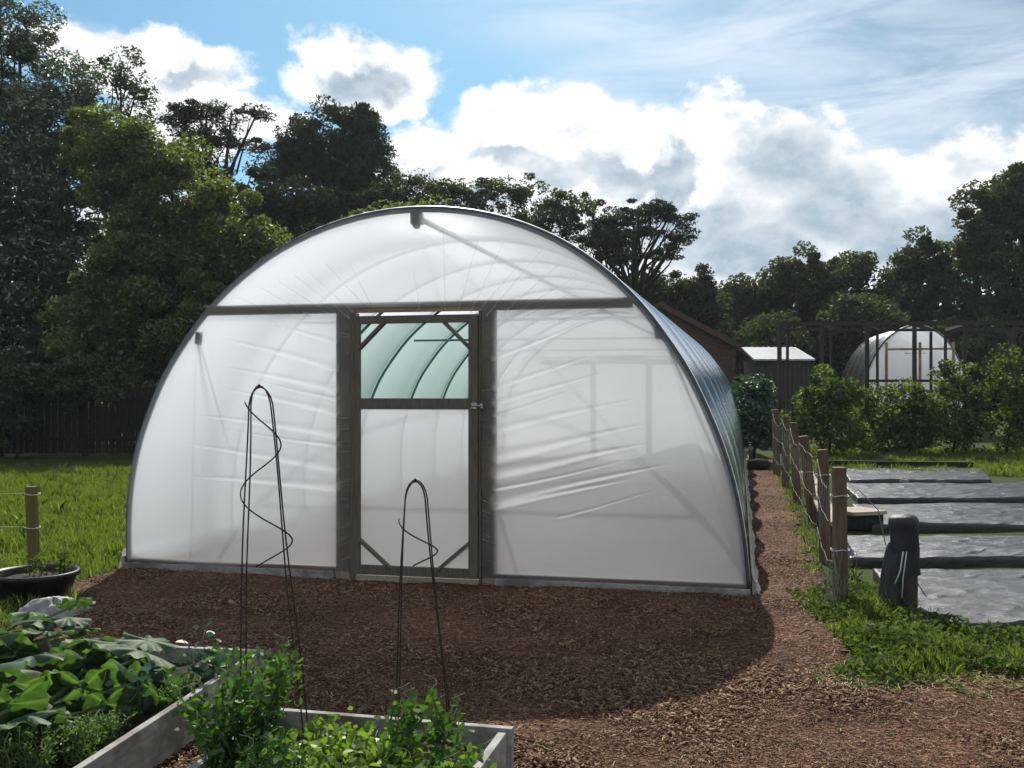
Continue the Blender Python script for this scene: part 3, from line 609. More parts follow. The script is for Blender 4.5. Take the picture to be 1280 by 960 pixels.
# ------------------------------------------------------------------ wire fence on the right
wf = empty('wire_fence', (0, 0, 0), 0, 'leaning brown post and wire fence beside the bark path', 'fence')
posts = []
for (px, ptop, d, lean, w) in ((1049, 584, 6.7, .02, .082), (1028, 562, 8.5, .0, .085), (1004, 545, 10.9, -.10, .10), (992, 528, 13.0, -.02, .09), (982, 520, 15.2, .03, .09), (969, 512, 17.6, .0, .11)):
    p = DP(px, ptop, d); g = float(gz(p[0], d)); b = MB()
    h = p[2]-g; n = 5
    b.beam((p[0]-lean+.03, d, g-.08), (p[0], d, p[2]), w, w, (0, 1, 0), taper=.93)
    o = b.build('post', MAT['post_wood'], wf, .006); posts.append((p[0], d, p[2], g, lean))
rows = MB()
for i in range(len(posts)-1):
    a, c = posts[i], posts[i+1]
    for fr, sag in ((.93, random.uniform(.03, .16)), (.62, random.uniform(0, .1)), (.33, random.uniform(0, .08))):
        za = a[3]+(a[2]-a[3])*fr; zc = c[3]+(c[2]-c[3])*fr
        rows.tube([(a[0]-.045+(c[0]-a[0])*t, a[1]+(c[1]-a[1])*t, za+(zc-za)*t-sag*4*t*(1-t)+.01*math.sin(t*17+i)) for t in np.linspace(0, 1, 14)], .002, 5)
    m = 8
    for k in range(m):
        t = (k+.5)/m; x = a[0]-.045+(c[0]-a[0])*t; y = a[1]+(c[1]-a[1])*t; ht = (a[2]-a[3])*.9-.35*t*(1-t)
        rows.tube([(x+random.uniform(-.02, .02), y, .01), (x+random.uniform(-.02, .02), y+.02, ht*.5), (x, y, ht)], .0014, 4)
a = posts[0]   # loose ends curling off the first post
rows.tube([(a[0]+.02, a[1]-.05, .72), (a[0]+.12, a[1]-.02, .80), (a[0]+.26, a[1], .66), (a[0]+.33, a[1]+.05, .42), (a[0]+.42, a[1], .33), (a[0]+.5, a[1]-.2, .12)], .0035, 5)
rows.tube([(a[0]-.05, a[1]-.05, .33), (a[0]-.02, a[1]-.07, .12), (a[0]+.06, a[1]-.08, .0)], .003, 5)
rows.build('wire', MAT['netwire'], wf)
for (i, fr) in ((0, .42), (0, .80), (1, .78), (2, .6)):
    tw = MB(); p = posts[i]; z = p[3]+(p[2]-p[3])*fr; x = p[0]-p[4]*(1-fr)+.03*(1-fr)
    tw.tube([(x+.06*math.cos(t), p[1]+.06*math.sin(t), z+.006*math.sin(3*t)) for t in np.linspace(0, 2*math.pi, 13)[:-1]], .004, 5, closed=True)
    tw.lathe([(0, -.012), (.014, 0), (0, .012)], 8, (x-.06, p[1]-.03, z)); tw.build('twine', MAT['string'], wf)
# torn netting at the foot of the first post
nb = MB(); rr_ = random.Random(5)
for k in range(34):
    x = 2.13+rr_.gauss(0, .045); y = 6.60+rr_.gauss(0, .03); h_ = rr_.uniform(.12, .40); pts = []
    for t in np.linspace(0, 1, 8): x += rr_.gauss(0, .014); y += rr_.gauss(0, .010); pts.append((x, y, .01+h_*t))
    nb.tube(pts, .0016, 4)
o = nb.build('net_scrap', MAT['netwire']); tag(o, 'torn pale netting bunched at the foot of the nearest fence post', 'netting')

# timber plank edging inside the fence
for k, (p, q, w, lab) in enumerate((((1042, 655, .30), (1008, 590, .30), .16, 'long pale plank running inside the wire fence'), ((1050, 640, .20), (1092, 638, .20), .42, 'short pale plank lid on the plastic covered box'))):
    A = GP(*p); B_ = GP(*q); b = MB(); b.beam(A, B_, w, .04); o = b.build('plank', MAT['pale_wood'], None, .004); tag(o, lab, 'plank')
A = GP(1048, 640, .17); B_ = GP(1090, 638, .17)
bx_ = empty('plastic_box', ((A[0]+B_[0])/2, A[1], 0), 0, 'low box wrapped in black plastic under a pale plank', 'box')
b = MB(); w = (B_[0]-A[0])/2; b.bb(-w, w, -.2, .25, 0, .172); b.build('side', MAT['wrap'], bx_, .01)
for sx in (-1, 1): b = MB(); b.bb(sx*w-.02+(.03*sx), sx*w+.02+(.03*sx), -.22, .27, -.01, .06); b.build('foot_batten', MAT['dark_wood'], bx_)

# ------------------------------------------------------------------ beds under black polythene
rows_px = [(585, 599, 1062, 1228, 1240), (603, 621, 1072, 1290, 1310), (629, 654, 1090, 1350, 1370), (668, 695, 1062, 1400, 1420), (709, 776, 1142, 1440, 1500)]
labs = ['farthest plastic covered bed below the grass strip', 'second plastic covered bed from the grass strip', 'middle black plastic covered bed beside the pale plank', 'creased plastic covered bed just behind the wrapped post', 'nearest and broadest plastic covered bed right of the wrapped post']
for k, (yf, yn, xl, xrf, xrn) in enumerate(rows_px):
    zt_ = .085; a_ = GP(xl, yn, zt_); dn, df_ = a_[1], GP(xl, yf, zt_)[1]
    xln = a_[0]; xlf = xln+(df_-dn)*.227+(.0 if k else .1); xrN = GP(xrn, yn, zt_)[0]; xrF = GP(xrf, yf, zt_)[0]
    org = np.array([xln, dn, 0]); rt = empty('covered_bed', org, 0, labs[k], 'covered bed', 'raised beds covered with black plastic')
    sd = k*3.7
    NU, NV = 170, 60
    def cov(a, t, sd=sd):
        # t: 0 ground front, .1 top front edge ... .9 top back, 1 ground back ; same for a at the left
        ta = min(max((t-.08)/.84, 0), 1); aa = min(max((a-.02)/.96, 0), 1)
        x = (xln+(xlf-xln)*ta)+((xrN+(xrF-xrN)*ta)-(xln+(xlf-xln)*ta))*aa; y = dn+(df_-dn)*ta
        e = min(t/.08, (1-t)/.08, a/.02, (1-a)/.02, 1)
        wr = .014*pn.noise((x*.8, y*1.8, sd))+.009*pn.noise((x*2.2+y, y*8, sd+5))+.009*max(0, 1-abs(pn.noise((x*1.0-y*.7, y*6, sd+9)))*5)+.006*max(0, 1-abs(pn.noise((x*1.6+y*.9, y*4-x*.8, sd+19)))*7)+.005*pn.noise((x*8, y*22, sd))
        zz = .085+wr*min(1, e)+.010*math.exp(-((t-.12)/.05)**2)*pn.noise((x*4, sd, 3))
        yy = y+.015*pn.noise((x*3, sd, 1))*(t < .1)
        return (x-org[0], yy-org[1], zz*e-.01)
    v, f = grid(cov, NU, NV); np_mesh('plastic_sheet', v, f, MAT['blackplastic'], rt, True)
    b = MB(); b.beam((.03, .05, .035), (xrN-xln-.03, .05, .035), .03, .07); b.beam((.05, .09, .035), (xlf-xln+.05, df_-dn-.05, .035), .03, .07); b.build('board', MAT['bed_board'], rt)
    for q in range(2 if k == 1 else 0):
        X = (xrN-xln)*(.55+.22*q); b = MB(); b.box((X, (df_-dn)*.93, .125), (.12, .06, .04), random.uniform(-.3, .3), jit=.008); o = b.build('weight_stone', MAT['brick'], None, .008)
        o.location = org; tag(o, ('small weight stone on the second covered bed nearer its middle', 'small weight stone on the second covered bed nearer its right end')[q], 'stone', 'stones weighing down the plastic')
# dark timber sleeper behind the farthest bed
A = GP(1040, 581, .10); B_ = GP(1225, 583, .10); b = MB(); b.beam((A[0], A[1]+.3, .08), (B_[0], B_[1]+.3, .08), .1, .16); o = b.build('sleeper', MAT['dark_wood'], None, .01); tag(o, 'dark timber sleeper edging behind the farthest covered bed', 'sleeper')

# post wrapped in black plastic
pb = GP(1131, 772); wp = empty('wrapped_post', (pb[0], pb[1], 0), 0, 'thick round post wrapped in dark plastic standing in rough grass', 'post')
ph = H+(CY-645)/F*pb[1]
b = MB(); b.lathe([(.075, -.05), (.078, .2), (.076, ph-.06)], 20, wob=.02); b.lathe([(.076, ph-.06), (.07, ph-.02), (.0, ph-.005)], 20); b.build('timber', MAT['cage_wood'], wp)
b = MB(); prof = [(.088, .28), (.084, .34), (.086, .45), (.084, ph-.12), (.088, ph-.085), (.093, ph-.05), (.092, ph-.02), (.07, ph+.004), (.0, ph+.012)]
b.lathe(prof, 28, wob=.09); b.build('plastic_cap', MAT['wrap'], wp)
def drape(a, t):
    th = R(135)+a*R(105); r = .092+.075*(1-t)**.6*(.3+.7*math.sin(a*math.pi))+.008*math.sin(a*14+t*3)
    return (r*math.cos(th)-.02*(1-t), r*math.sin(th), .03+t*.42+.03*math.sin(a*6))
v, f = grid(drape, 26, 14); np_mesh('plastic_drape', v, f, MAT['wrap'], wp, True)
b = MB(); b.tube([(-.05, -.10, .44), (-.075, -.115, .32), (-.11, -.12, .24)], .005, 5); b.tube([(-.03, -.105, .44), (-.06, -.125, .28), (-.07, -.13, .15)], .004, 5); b.build('tie_string', MAT['string'], wp)

# blocks and log at the end of the path
for k, (px, w, lab) in enumerate(((934, .36, 'grey block at the path end nearest the tunnel'), (958, .30, 'grey block at the path end nearest the fence'))):
    p = GP(px, 566); b = MB(); b.box((0, 0, .1), (w, .2, .2), .1*k, jit=.01); o = b.build('edging_block', MAT['brick'], None, .01); o.location = (p[0], p[1], 0); tag(o, lab, 'block', 'blocks edging the path end')
p = GP(948, 588); b = MB(); b.tube([(-.18, 0, .10), (0, .02, .11), (.18, .05, .10)], [.09, .11, .09], 12); o = b.build('log', MAT['bark'], None); o.location = (p[0], p[1], 0); tag(o, 'short brown log lying beside the far end of path', 'log')

# ------------------------------------------------------------------ trees
def tree(name, label, d, base, ell, mat, leaf, nleaf, clump=.5, nclump=60, trunk=.18, aspect=.5, group=None, gaps=0.0, fill=.45, dens=1.0, branch=True, squash=.85, nbr=26):
    """ell: crown lobes as (px,py,rx,ry) at distance d; leaves gathered in clumps on limbs"""
    X0 = (base-640)/F*d; g = float(gz(X0, d)); root = empty(name, (X0, d, g), 0, label, 'tree', group)
    E = []
    for e in ell:
        cx = (e[0]-640)/F*d-X0; cz = H+(CY-e[1])/F*d-g; rx = e[2]/F*d; rz = e[3]/F*d; E.append((cx, (e[4] if len(e) > 4 else 0.), cz, rx, max(rx*.8, .6), rz))
    vol = np.array([e[3]*e[5] for e in E]); pr = vol/vol.sum(); cl = []
    for i, e in enumerate(E):
        n = max(3, int(nclump*pr[i])); q = unit(rng.normal(size=(n, 3))); r = rng.random((n, 1))**(fill)
        p = q*r*np.array([[e[3], e[4], e[5]]])+np.array([[e[0], e[1], e[2]]]); p = p[p[:, 2] > .15]; cl.append(p)
    C = np.concatenate(cl); k = rng.integers(0, len(C), nleaf)
    cs = clump*rng.uniform(.45, 1.35, len(C))
    off = rng.normal(size=(nleaf, 3))*.5; rr = np.linalg.norm(off, axis=1, keepdims=True); off = off/(rr+1e-6)*np.minimum(rr, .5+.25*rng.random((nleaf, 1)))
    P = C[k]+off*cs[k][:, None]*np.array([[1.25, 1.25, squash]])
    P[:, 2] = np.maximum(P[:, 2], .05)
    v, f = leaves(P, leaf, aspect, up=.1); np_mesh('crown', v, f, MAT[mat], root)
    if branch:
        b = MB(); top = max(e[2] for e in E); mz = min(e[2]-e[5] for e in E); th = max(min(top*.55, mz+.8), 1.0)
        ctr = np.average([[e[0], e[1], e[2]] for e in E], axis=0, weights=pr)
        tp = np.array([ctr[0]*.6, ctr[1]*.5, th])
        b.tube([(0, 0, -.1), (tp[0]*.2+.05, 0, th*.3), (tp[0]*.5, tp[1]*.4, th*.65), tp], [trunk*1.25, trunk, trunk*.9, trunk*.8], 9)
        for e in E:
            m = np.array([e[0], e[1], e[2]+e[5]*.3]); mid = (tp+m)/2+np.array([rng.normal()*.2, rng.normal()*.2, .1])
            b.tube([tp, mid, m], [trunk*.62, trunk*.4, trunk*.18], 7)
        sel = C[rng.permutation(len(C))[:nbr]]
        for c in sel:
            j = min(range(len(E)), key=lambda i: np.linalg.norm((c-np.array(E[i][:3]))/np.array(E[i][3:])))
            e = E[j]; s = np.array([e[0], e[1], e[2]-e[5]*.25])*.5+tp*.5; s = tp+(np.array([e[0], e[1], e[2]])-tp)*rng.uniform(.25, .95)
            mid = (s+c)/2+np.array([rng.normal()*.15, rng.normal()*.15, -.05])
            q1 = s*.55+c*.45+np.array([rng.normal()*.12, rng.normal()*.12, -.10*abs(c[0]-s[0])]); q2 = s*.2+c*.8+np.array([rng.normal()*.1, rng.normal()*.1, .02])
            b.tube([s, q1, q2, c], [trunk*.26, trunk*.17, trunk*.10, trunk*.04], 5)
        b.build('trunk', MAT['bark'], root)
    return root
GL = 'trees along the left boundary'; GM = 'open crowned trees behind the tunnel'; GR = 'dark trees on the right'
tree('willow_tree', 'tall dark narrow leaved tree filling the left edge', 30, 20, [(25, 70, 42, 75), (-30, 60, 60, 110), (60, 150, 50, 80), (10, 200, 90, 120), (70, 290, 75, 110), (20, 400, 110, 110), (95, 430, 65, 80), (0, 500, 90, 70), (-80, 300, 80, 200), (90, 120, 16, 40), (70, 350, 80, 80), (30, 460, 120, 60), (60, 230, 80, 70), (20, 550, 110, 40)], 'leaf_willow', .17, 170000, .62, 620, .22, .30, GL, fill=.45)
tree('leafy_tree', 'yellowish green leafy tree right of the tall dark one', 27, 210, [(120, 190, 40, 60), (165, 215, 50, 75), (215, 265, 65, 90), (270, 300, 55, 85), (150, 330, 70, 110), (230, 400, 90, 100), (310, 340, 45, 90), (170, 470, 90, 70), (300, 430, 60, 90), (120, 540, 120, 40), (140, 420, 80, 80), (200, 340, 90, 80)], 'leaf_mid', .135, 170000, .52, 560, .2, .45, GL, fill=.45)
tree('birch_tree', 'thin wispy tree top against the white cloud', 32, 140, [(105, 120, 30, 45), (150, 90, 34, 38), (170, 130, 30, 48), (130, 170, 45, 45)], 'leaf_ash', .13, 5200, .5, 70, .12, .45, GL, fill=.6)
tree('pine_tree', 'flat topped pine poking above the leafy tree', 35, 265, [(225, 150, 28, 24), (258, 140, 34, 18), (290, 142, 26, 10), (322, 142, 18, 6), (262, 172, 50, 20), (300, 185, 36, 12), (240, 210, 50, 40)], 'leaf_pine', .13, 15000, .5, 110, .16, .35, GL, fill=.5, squash=.5, nbr=30)
tree('cypress_tree', 'round topped dark cypress tallest behind the tunnel', 38, 430, [(432, 160, 44, 34), (400, 182, 55, 38), (455, 190, 30, 40), (372, 200, 38, 24), (420, 215, 70, 30), (440, 245, 60, 35), (350, 215, 30, 22)], 'leaf_pine', .15, 52000, .55, 260, .26, .4, GL, fill=.36, squash=.75, nbr=50)
tree('holm_oak', 'dense dark tree below the cypress left of tunnel roof', 33, 350, [(330, 255, 45, 50), (380, 270, 60, 45), (310, 330, 60, 80), (430, 280, 60, 40), (480, 262, 45, 34), (380, 360, 90, 80)], 'leaf_dark', .15, 52000, .55, 260, .22, .5, GL, fill=.38)
tree('olive_green_tree', 'low dusty green tree between cypress and tunnel ridge', 31, 480, [(470, 300, 60, 40), (520, 290, 60, 40), (420, 320, 60, 60)], 'leaf_mid', .13, 16000, .5, 110, .14, .5, GL)
AL = ['small open crowned tree directly above the tunnel ridge', 'open crowned tree just right of the tunnel ridge', 'fuller open crowned tree left of the umbrella pine', 'sparse tree top beside the umbrella pine']
for i, e in enumerate(([(505, 232, 24, 20), (545, 238, 24, 20), (520, 262, 40, 25)], [(572, 236, 28, 18), (610, 232, 18, 18), (590, 262, 44, 25)], [(650, 240, 26, 24), (690, 255, 32, 24), (720, 268, 26, 20), (670, 280, 55, 30)], [(738, 250, 18, 18), (745, 285, 36, 24), (770, 305, 50, 30)])):
    tree('open_crowned_tree', AL[i], 36+i*.7, (520, 590, 680, 748)[i], e, 'leaf_ash', .13, (4600, 5000, 9500, 5000)[i], .40, (56, 60, 100, 62)[i], .09, .5, GM, fill=.6, nbr=44)
tree('umbrella_pine', 'spreading umbrella shaped pine right of the tunnel ridge', 37, 790, [(800, 262, 42, 11), (770, 276, 36, 11), (838, 272, 28, 14), (850, 296, 22, 12), (745, 300, 30, 12), (800, 292, 34, 9), (830, 318, 30, 9), (775, 322, 34, 10)], 'leaf_pine', .12, 16000, .40, 130, .17, .4, fill=.5, squash=.42, nbr=40)
tree('fir_tree', 'small pointed conifer above the brown shed', 40, 880, [(880, 338, 5, 10), (880, 352, 12, 10), (880, 368, 20, 12), (880, 388, 28, 16)], 'leaf_pine', .14, 6500, .35, 70, .12, .4, fill=.5)
RL = [('broadleaf_tree', 'dark bushy tree behind the shed roof', 41, 835, [(830, 360, 38, 22), (800, 375, 45, 26), (860, 385, 45, 30), (850, 430, 60, 50)], 26000),
      ('broadleaf_tree', 'low dark tree between the conifer and domed tree', 44, 925, [(930, 375, 38, 26), (905, 395, 36, 30), (950, 410, 50, 50)], 22000),
      ('broadleaf_tree', 'broad domed tree behind the low grey hut', 43, 1015, [(1010, 345, 46, 36), (970, 360, 36, 28), (1055, 350, 40, 34), (1010, 400, 80, 60), (1020, 450, 80, 50)], 52000),
      ('broadleaf_tree', 'dark tree with ragged top behind the far tunnel', 42, 1150, [(1145, 325, 22, 34), (1172, 330, 22, 36), (1120, 350, 24, 30), (1150, 390, 70, 55), (1160, 450, 80, 50)], 42000),
      ('broadleaf_tree', 'tall dark tree at the right edge of the wood', 40, 1245, [(1262, 240, 42, 40), (1235, 280, 40, 50), (1290, 250, 45, 70), (1250, 350, 70, 70), (1260, 440, 90, 70), (1215, 330, 22, 40)], 62000),
      ('broadleaf_tree', 'shaded understorey tree above the hut roof', 38, 1060, [(1075, 395, 40, 28), (1090, 430, 60, 45), (960, 440, 60, 45), (1200, 440, 60, 45)], 26000)]
for n_, lab, d, bs_, e, nl in RL: tree(n_, lab, d, bs_, e, 'leaf_far', .17, nl, .6, 240, .2, .55, GR, fill=.38)
# a far-off belt of wood closes the gaps under the crowns
def wood_belt():
    n = 190000; x = rng.uniform(-26, 34, n); y = 45+rng.uniform(0, 3, n)
    top = 4.6+1.8*(x < -2)+.7*np.sin(x*.35)+.5*np.sin(x*1.1)+.3*np.sin(x*2.9)
    z = top*rng.random(n)**.8; v, f = leaves(np.stack([x, y, z], 1), .36, .6)
    o = np_mesh('far_wood', v, f, MAT['leaf_far']); tag(o, 'dark distant belt of woodland closing the view behind the garden', 'woodland', kind='stuff')
wood_belt()

# ------------------------------------------------------------------ bushes
BL = ['leafy bush beside the leaning fence posts', 'round bush under the far tunnel door', 'dense bush below the far tunnel right side', 'tall bush at the right edge inside the cage', 'low bush between the two middle bushes', 'blue green climbing plant between shed and fence']
BE = [(22, 1035, [(1030, 490, 34, 36), (1050, 515, 40, 44), (1005, 530, 28, 34), (1040, 545, 48, 26)], 8000, 'leaf_bush'),
      (22.3, 1135, [(1130, 500, 34, 28), (1150, 530, 42, 40), (1120, 540, 34, 30)], 6500, 'leaf_bush'),
      (22.6, 1190, [(1200, 485, 34, 34), (1180, 520, 34, 40), (1215, 530, 40, 40)], 6500, 'leaf_bush'),
      (22.2, 1255, [(1260, 470, 26, 32), (1270, 520, 44, 50), (1300, 500, 36, 50)], 8000, 'leaf_bush'),
      (23.6, 1090, [(1088, 520, 26, 36), (1092, 545, 30, 22)], 4500, 'leaf_bush'),
      (20.5, 940, [(940, 486, 20, 14), (944, 515, 24, 34), (950, 540, 26, 22), (930, 540, 12, 22)], 8500, 'leaf_blue')]
BL.append('shaded shrub hiding the left end of the panel fence'); BE.append((21.6, 20, [(0, 510, 60, 60), (60, 480, 50, 40), (120, 470, 50, 34), (-40, 540, 60, 40)], 16000, 'leaf_dark'))
for lab, (d, bs_, e, nl, mt) in zip(BL, BE):
    r = tree('garden_bush', lab, d, bs_, e, mt, .085, nl, .30, 90, .03, .6, 'bushes around the fruit cage', fill=.42, nbr=14); r['category'] = 'bush'

# ------------------------------------------------------------------ left stake, pot, bag
p = GP(42, 722); st = empty('stake', (p[0], p[1], 0), 0, 'squared yellowish stake with twine standing by the black pot', 'stake'); hs_ = H+(CY-608)/F*p[1]
b = MB(); b.beam((.01, 0, -.1), (-.02, 0, hs_), .072, .072, (0, 1, 0), taper=.97); b.build('post', MAT['green_post'], st, .006)
for z in (hs_-.06, hs_*.55):
    b = MB(); b.tube([(.052*math.cos(t)*1.1-.01, .052*math.sin(t)*1.1, z+.004*math.sin(2*t)) for t in np.linspace(0, 2*math.pi, 13)[:-1]], .004, 5, closed=True); b.build('twine', MAT['string'], st)
b = MB(); b.tube([(.045, -.04, hs_*.55), (.07, -.05, hs_*.555)], .008, 6)
b.build('twine_end', MAT['string'], st)
for z, s in ((hs_-.05, .03), (hs_*.56, .02)):
    b = MB(); b.tube([(-.05-1.6*t, -.02+.5*t, z-s*4*t*(1-t)) for t in np.linspace(0, 1, 8)], .002, 4); b.build('line', MAT['string'], st)
p = GP(18, 762); pot = empty('plant_pot', (p[0], p[1]+.28, 0), 0, 'low wide black pot with small seedlings at the left edge', 'pot')
b = MB(); b.lathe([(.0, .0), (.22, .0), (.27, .17), (.29, .175), (.292, .205), (.275, .21), (.262, .19), (.25, .15)], 36); b.build('bowl', MAT['pot'], pot)
b = MB(); b.lathe([(.252, .15), (.2, .165), (.1, .16), (.0, .17)], 24, wob=.03); b.build('soil', MAT['soil'], pot)
for q in range(6):
    n = 16; cxy = rng.uniform(-.15, .15, 2); pp = np.stack([rng.normal(cxy[0], .03, n), rng.normal(cxy[1], .03, n), np.linspace(.18, .32, n)], 1); v, f = leaves(pp, .05, .5, .3)
    b = MB(); b.tube([(cxy[0], cxy[1], .15), (cxy[0], cxy[1], .31)], .003, 5); b.add(v, [tuple(int(i) for i in a) for a in f]); b.build('seedling', MAT['weed'], pot)
p = GP(66, 772); bag = MB(); vs = []
nn_, mm_ = 40, 20
for j in range(mm_):
    ph_ = math.pi*j/(mm_-1)/1.0
    for i in range(nn_):
        t = 2*math.pi*i/nn_; r = 1; z = max(math.cos(ph_*.5*1.0), 0)
        q = math.sin(ph_*.5); pnv = pn.noise((1.6*math.cos(t), 1.6*math.sin(t), j*.12))*1.3+.4*pn.noise((4*math.cos(t), 4*math.sin(t), j*.25)); vs.append((.22*q*(r+.25*pnv)*math.cos(t), .12*q*(r+.25*pnv)*math.sin(t), .11*z*(1+.25*pnv)+.012*math.sin(t*5+j)*q))
bag.add(vs, [(j*nn_+i, (j+1)*nn_+i, (j+1)*nn_+(i+1) % nn_, j*nn_+(i+1) % nn_) for j in range(mm_-1) for i in range(nn_)], 0, True)
o = bag.build('crumpled_bag', MAT['stone']); o.location = (p[0], p[1], .01); o.rotation_euler = (0, 0, R(35)); tag(o, 'crumpled pale plastic bag on the ground by the black pot', 'bag')
# sticks on the bark
for k, (x, y, a, L_, lab) in enumerate(((628, 885, 2.0, .17, 'bent twig on the bark beside the wire obelisk bed'), (1262, 872, .25, .34, 'dark stick at the edge of the rough grass right'), (720, 928, 2.8, .09, 'short pale twig on the bark in the foreground'), (1000, 800, .6, .12, 'thin stick on the sunny bark path'))):
    p = GP(x, y); b = MB(); b.tube([(0, 0, .02), (L_*.4*math.cos(a), L_*.4*math.sin(a), .04), (L_*math.cos(a), L_*math.sin(a), .022)], [.005, .006, .003], 6)
    o = b.build('twig', MAT['stick']); o.location = (p[0], p[1], .012); tag(o, lab, 'stick', 'sticks lying about')

# ------------------------------------------------------------------ raised beds
def raised_bed(label, corner, yaw, W_, L_, hgt, th):
    """corner = back right corner; local x to the left is negative, y towards the camera negative"""
    r = empty('raised_bed', (corner[0], corner[1], 0), -yaw, label, 'raised bed', 'timber raised beds')
    for nm, bx_ in (('back_board', (-W_, 0.02, -th, 0, -.03, hgt+.012)), ('side_board', (-th, 0, -L_, -th-.003, -.03, hgt)), ('side_board', (-W_, -W_+th, -L_, -th-.003, -.03, hgt)), ('front_board', (-W_, 0, -L_-th, -L_-.003, -.03, hgt))):
        wood(nm, MAT['bed_board'], r, bx_, bevel=.003)
    def so(a, t):
        x = -W_+th+(W_-2*th)*a; y = -L_+(L_-th)*t
        return (x, y, hgt-.06+.012*math.sin(x*17+y*5)+.010*math.sin(y*21+x*9)+.006*math.sin(x*43)*math.sin(y*39))
    v, f = grid(so, 60, 90); np_mesh('soil', v, f, MAT['soil'], r, True); return r
B1 = GP(326, 812, .2); B2 = GP(636, 908, .2); Y1, Y2 = R(8.5), R(13.5)
bed1 = raised_bed('grey board raised bed at left full of squash plants', B1, Y1, 1.75, 2.9, .19, .032)
bed2 = raised_bed('grey board raised bed in the middle with pea and lettuce plants', B2, Y2, .96, 1.7, .19, .032)
def BP(c, yaw, x, y, z): ca, sa = math.cos(-yaw), math.sin(-yaw); return np.array([c[0]+x*ca-y*sa, c[1]+x*sa+y*ca, z])

# ------------------------------------------------------------------ plants
def lobed(size, cup, seed):
    """five lobed soft leaf, base at origin, pointing +y"""
    r_ = random.Random(seed); nr, na = 9, 60; vs = [(0, 0, 0)]; fs = []; w1, w2 = r_.uniform(0, 6), r_.uniform(0, 6)
    for i in range(1, nr+1):
        q = i/nr
        for k in range(na):
            th = -math.pi/2+2*math.pi*k/na; ph_ = th+math.pi/2
            ph_ = (ph_+math.pi) % (2*math.pi)-math.pi   # 0 at the base notch
            lob = .85+.10*math.cos(5*(abs(ph_)-math.pi))+.04*math.cos(15*ph_)
            notch = 1-.62*math.exp(-(ph_/.24)**2)
            rad = size*.5*q*lob*notch
            x = rad*math.cos(th); y = rad*math.sin(th)+size*.18
            z = cup*size*(q**2)*.35+size*.014*q*math.cos(5*(abs(ph_)-math.pi))+size*.030*q**2*math.sin(7*th+w1)+size*.03*q**3*math.sin(13*th+w2)
            vs.append((x, y, z))
    vs[0] = (0, size*.14, -.012*size)
    for k in range(na): fs.append((0, 1+k, 1+(k+1) % na))
    for i in range(nr-1):
        for k in range(na):
            a = 1+i*na+k; c = 1+i*na+(k+1) % na; fs.append((a, a+na, c+na, c))
    return np.array(vs), fs
def vein_amount(n):
    nr, na = 9, 60; out = [1.]
    for i in range(nr):
        for k in range(na):
            ph_ = 2*math.pi*k/na; ph_ = (ph_+math.pi) % (2*math.pi)-math.pi; a5 = 5*(abs(ph_)-math.pi); out.append(max(0, (math.cos(a5)-.80)/.20)*(1-.5*i/nr))
    return out
def squash_plant(label, base, spots, grp):
    r = empty('squash_plant', base, 0, label, 'squash plant', grp)
    fol = MB(); stm = MB()
    spots = list(spots)+[(p[0]+random.uniform(-35, 35), p[1]+random.uniform(15, 45), p[2]-random.uniform(-.15, .1), p[3]*random.uniform(.6, .9), -random.uniform(.3, 1.1), random.uniform(-2, 2)) for p in spots]
    for k, (px, py, d, size, tilt, az) in enumerate(spots):
        c = DP(px, py, d)-np.array(base); size *= 1.15; v, f = lobed(size, random.uniform(-.5, .0), int(px*7+py))
        ct, s_ = math.cos(tilt), math.sin(tilt); ca, sa = math.cos(az), math.sin(az)
        v = v-np.array([0, size*.18, 0])
        Rx = np.array([[1, 0, 0], [0, ct, -s_], [0, s_, ct]]); Rz = np.array([[ca, -sa, 0], [sa, ca, 0], [0, 0, 1]])
        v = v@Rx.T@Rz.T+c; fol.add(v, f, 0, True)
        b0 = (Rz@Rx@np.array([0, -size*.04, -.008]))+c
        stm.tube([(random.uniform(-.03, .03), random.uniform(-.03, .03), -.02), (b0[0]*.45, b0[1]*.45, max(b0[2]*.65, 0.02)), b0-np.array([0, 0, .02]), b0], [.011, .009, .007, .006], 7)
    fo = fol.build('foliage', MAT['leaf_squash'], r); at = fo.data.attributes.new('vein', 'FLOAT', 'POINT'); va = vein_amount(0)
    at.data.foreach_set('value', np.array(va*(len(fo.data.vertices)//len(va)), dtype=np.float32)); stm.build('stem', MAT['stem'], r); return r
GS = 'squash plants in the left bed'
squash_plant('large squash plant at the front corner of left bed', (-1.95, 3.75, .13), [(60, 885, 3.9, .30, -.6, .5), (180, 815, 4.3, .30, -.5, -.6), (105, 860, 4.05, .28, -1.0, .2), (40, 820, 4.2, .26, -.3, .8), (170, 850, 4.1, .26, -1.2, -.3), (20, 905, 3.5, .30, -.45, 1.2), (90, 905, 3.7, .22, -.9, -.8), (60, 845, 4.0, .24, -.8, -.1), (130, 880, 3.9, .2, -1.1, .6)], GS)
squash_plant('squash plant with curled grey green leaves beside the bark', (-2.0, 4.45, .13), [(150, 805, 4.5, .30, -.25, -.9), (115, 800, 4.6, .26, -.35, .3), (185, 800, 4.6, .26, -.2, -1.4), (75, 815, 4.5, .26, -.5, .9), (140, 830, 4.4, .26, -.9, -.2), (60, 790, 4.8, .22, -.2, .0), (105, 825, 4.4, .24, -1.0, .3), (195, 830, 4.45, .22, -.9, -.9)], GS)
squash_plant('squash plant nearest the black pot', (-2.55, 4.75, .13), [(15, 790, 4.9, .26, -.3, .5), (50, 775, 5.0, .24, -.2, -.4), (85, 772, 5.0, .22, -.15, -.8), (20, 815, 4.7, .26, -.8, .2), (-10, 800, 4.7, .28, -.6, 1.), (95, 750, 5.2, .18, -.5, .5), (35, 765, 5.1, .2, -.3, .2)], GS)
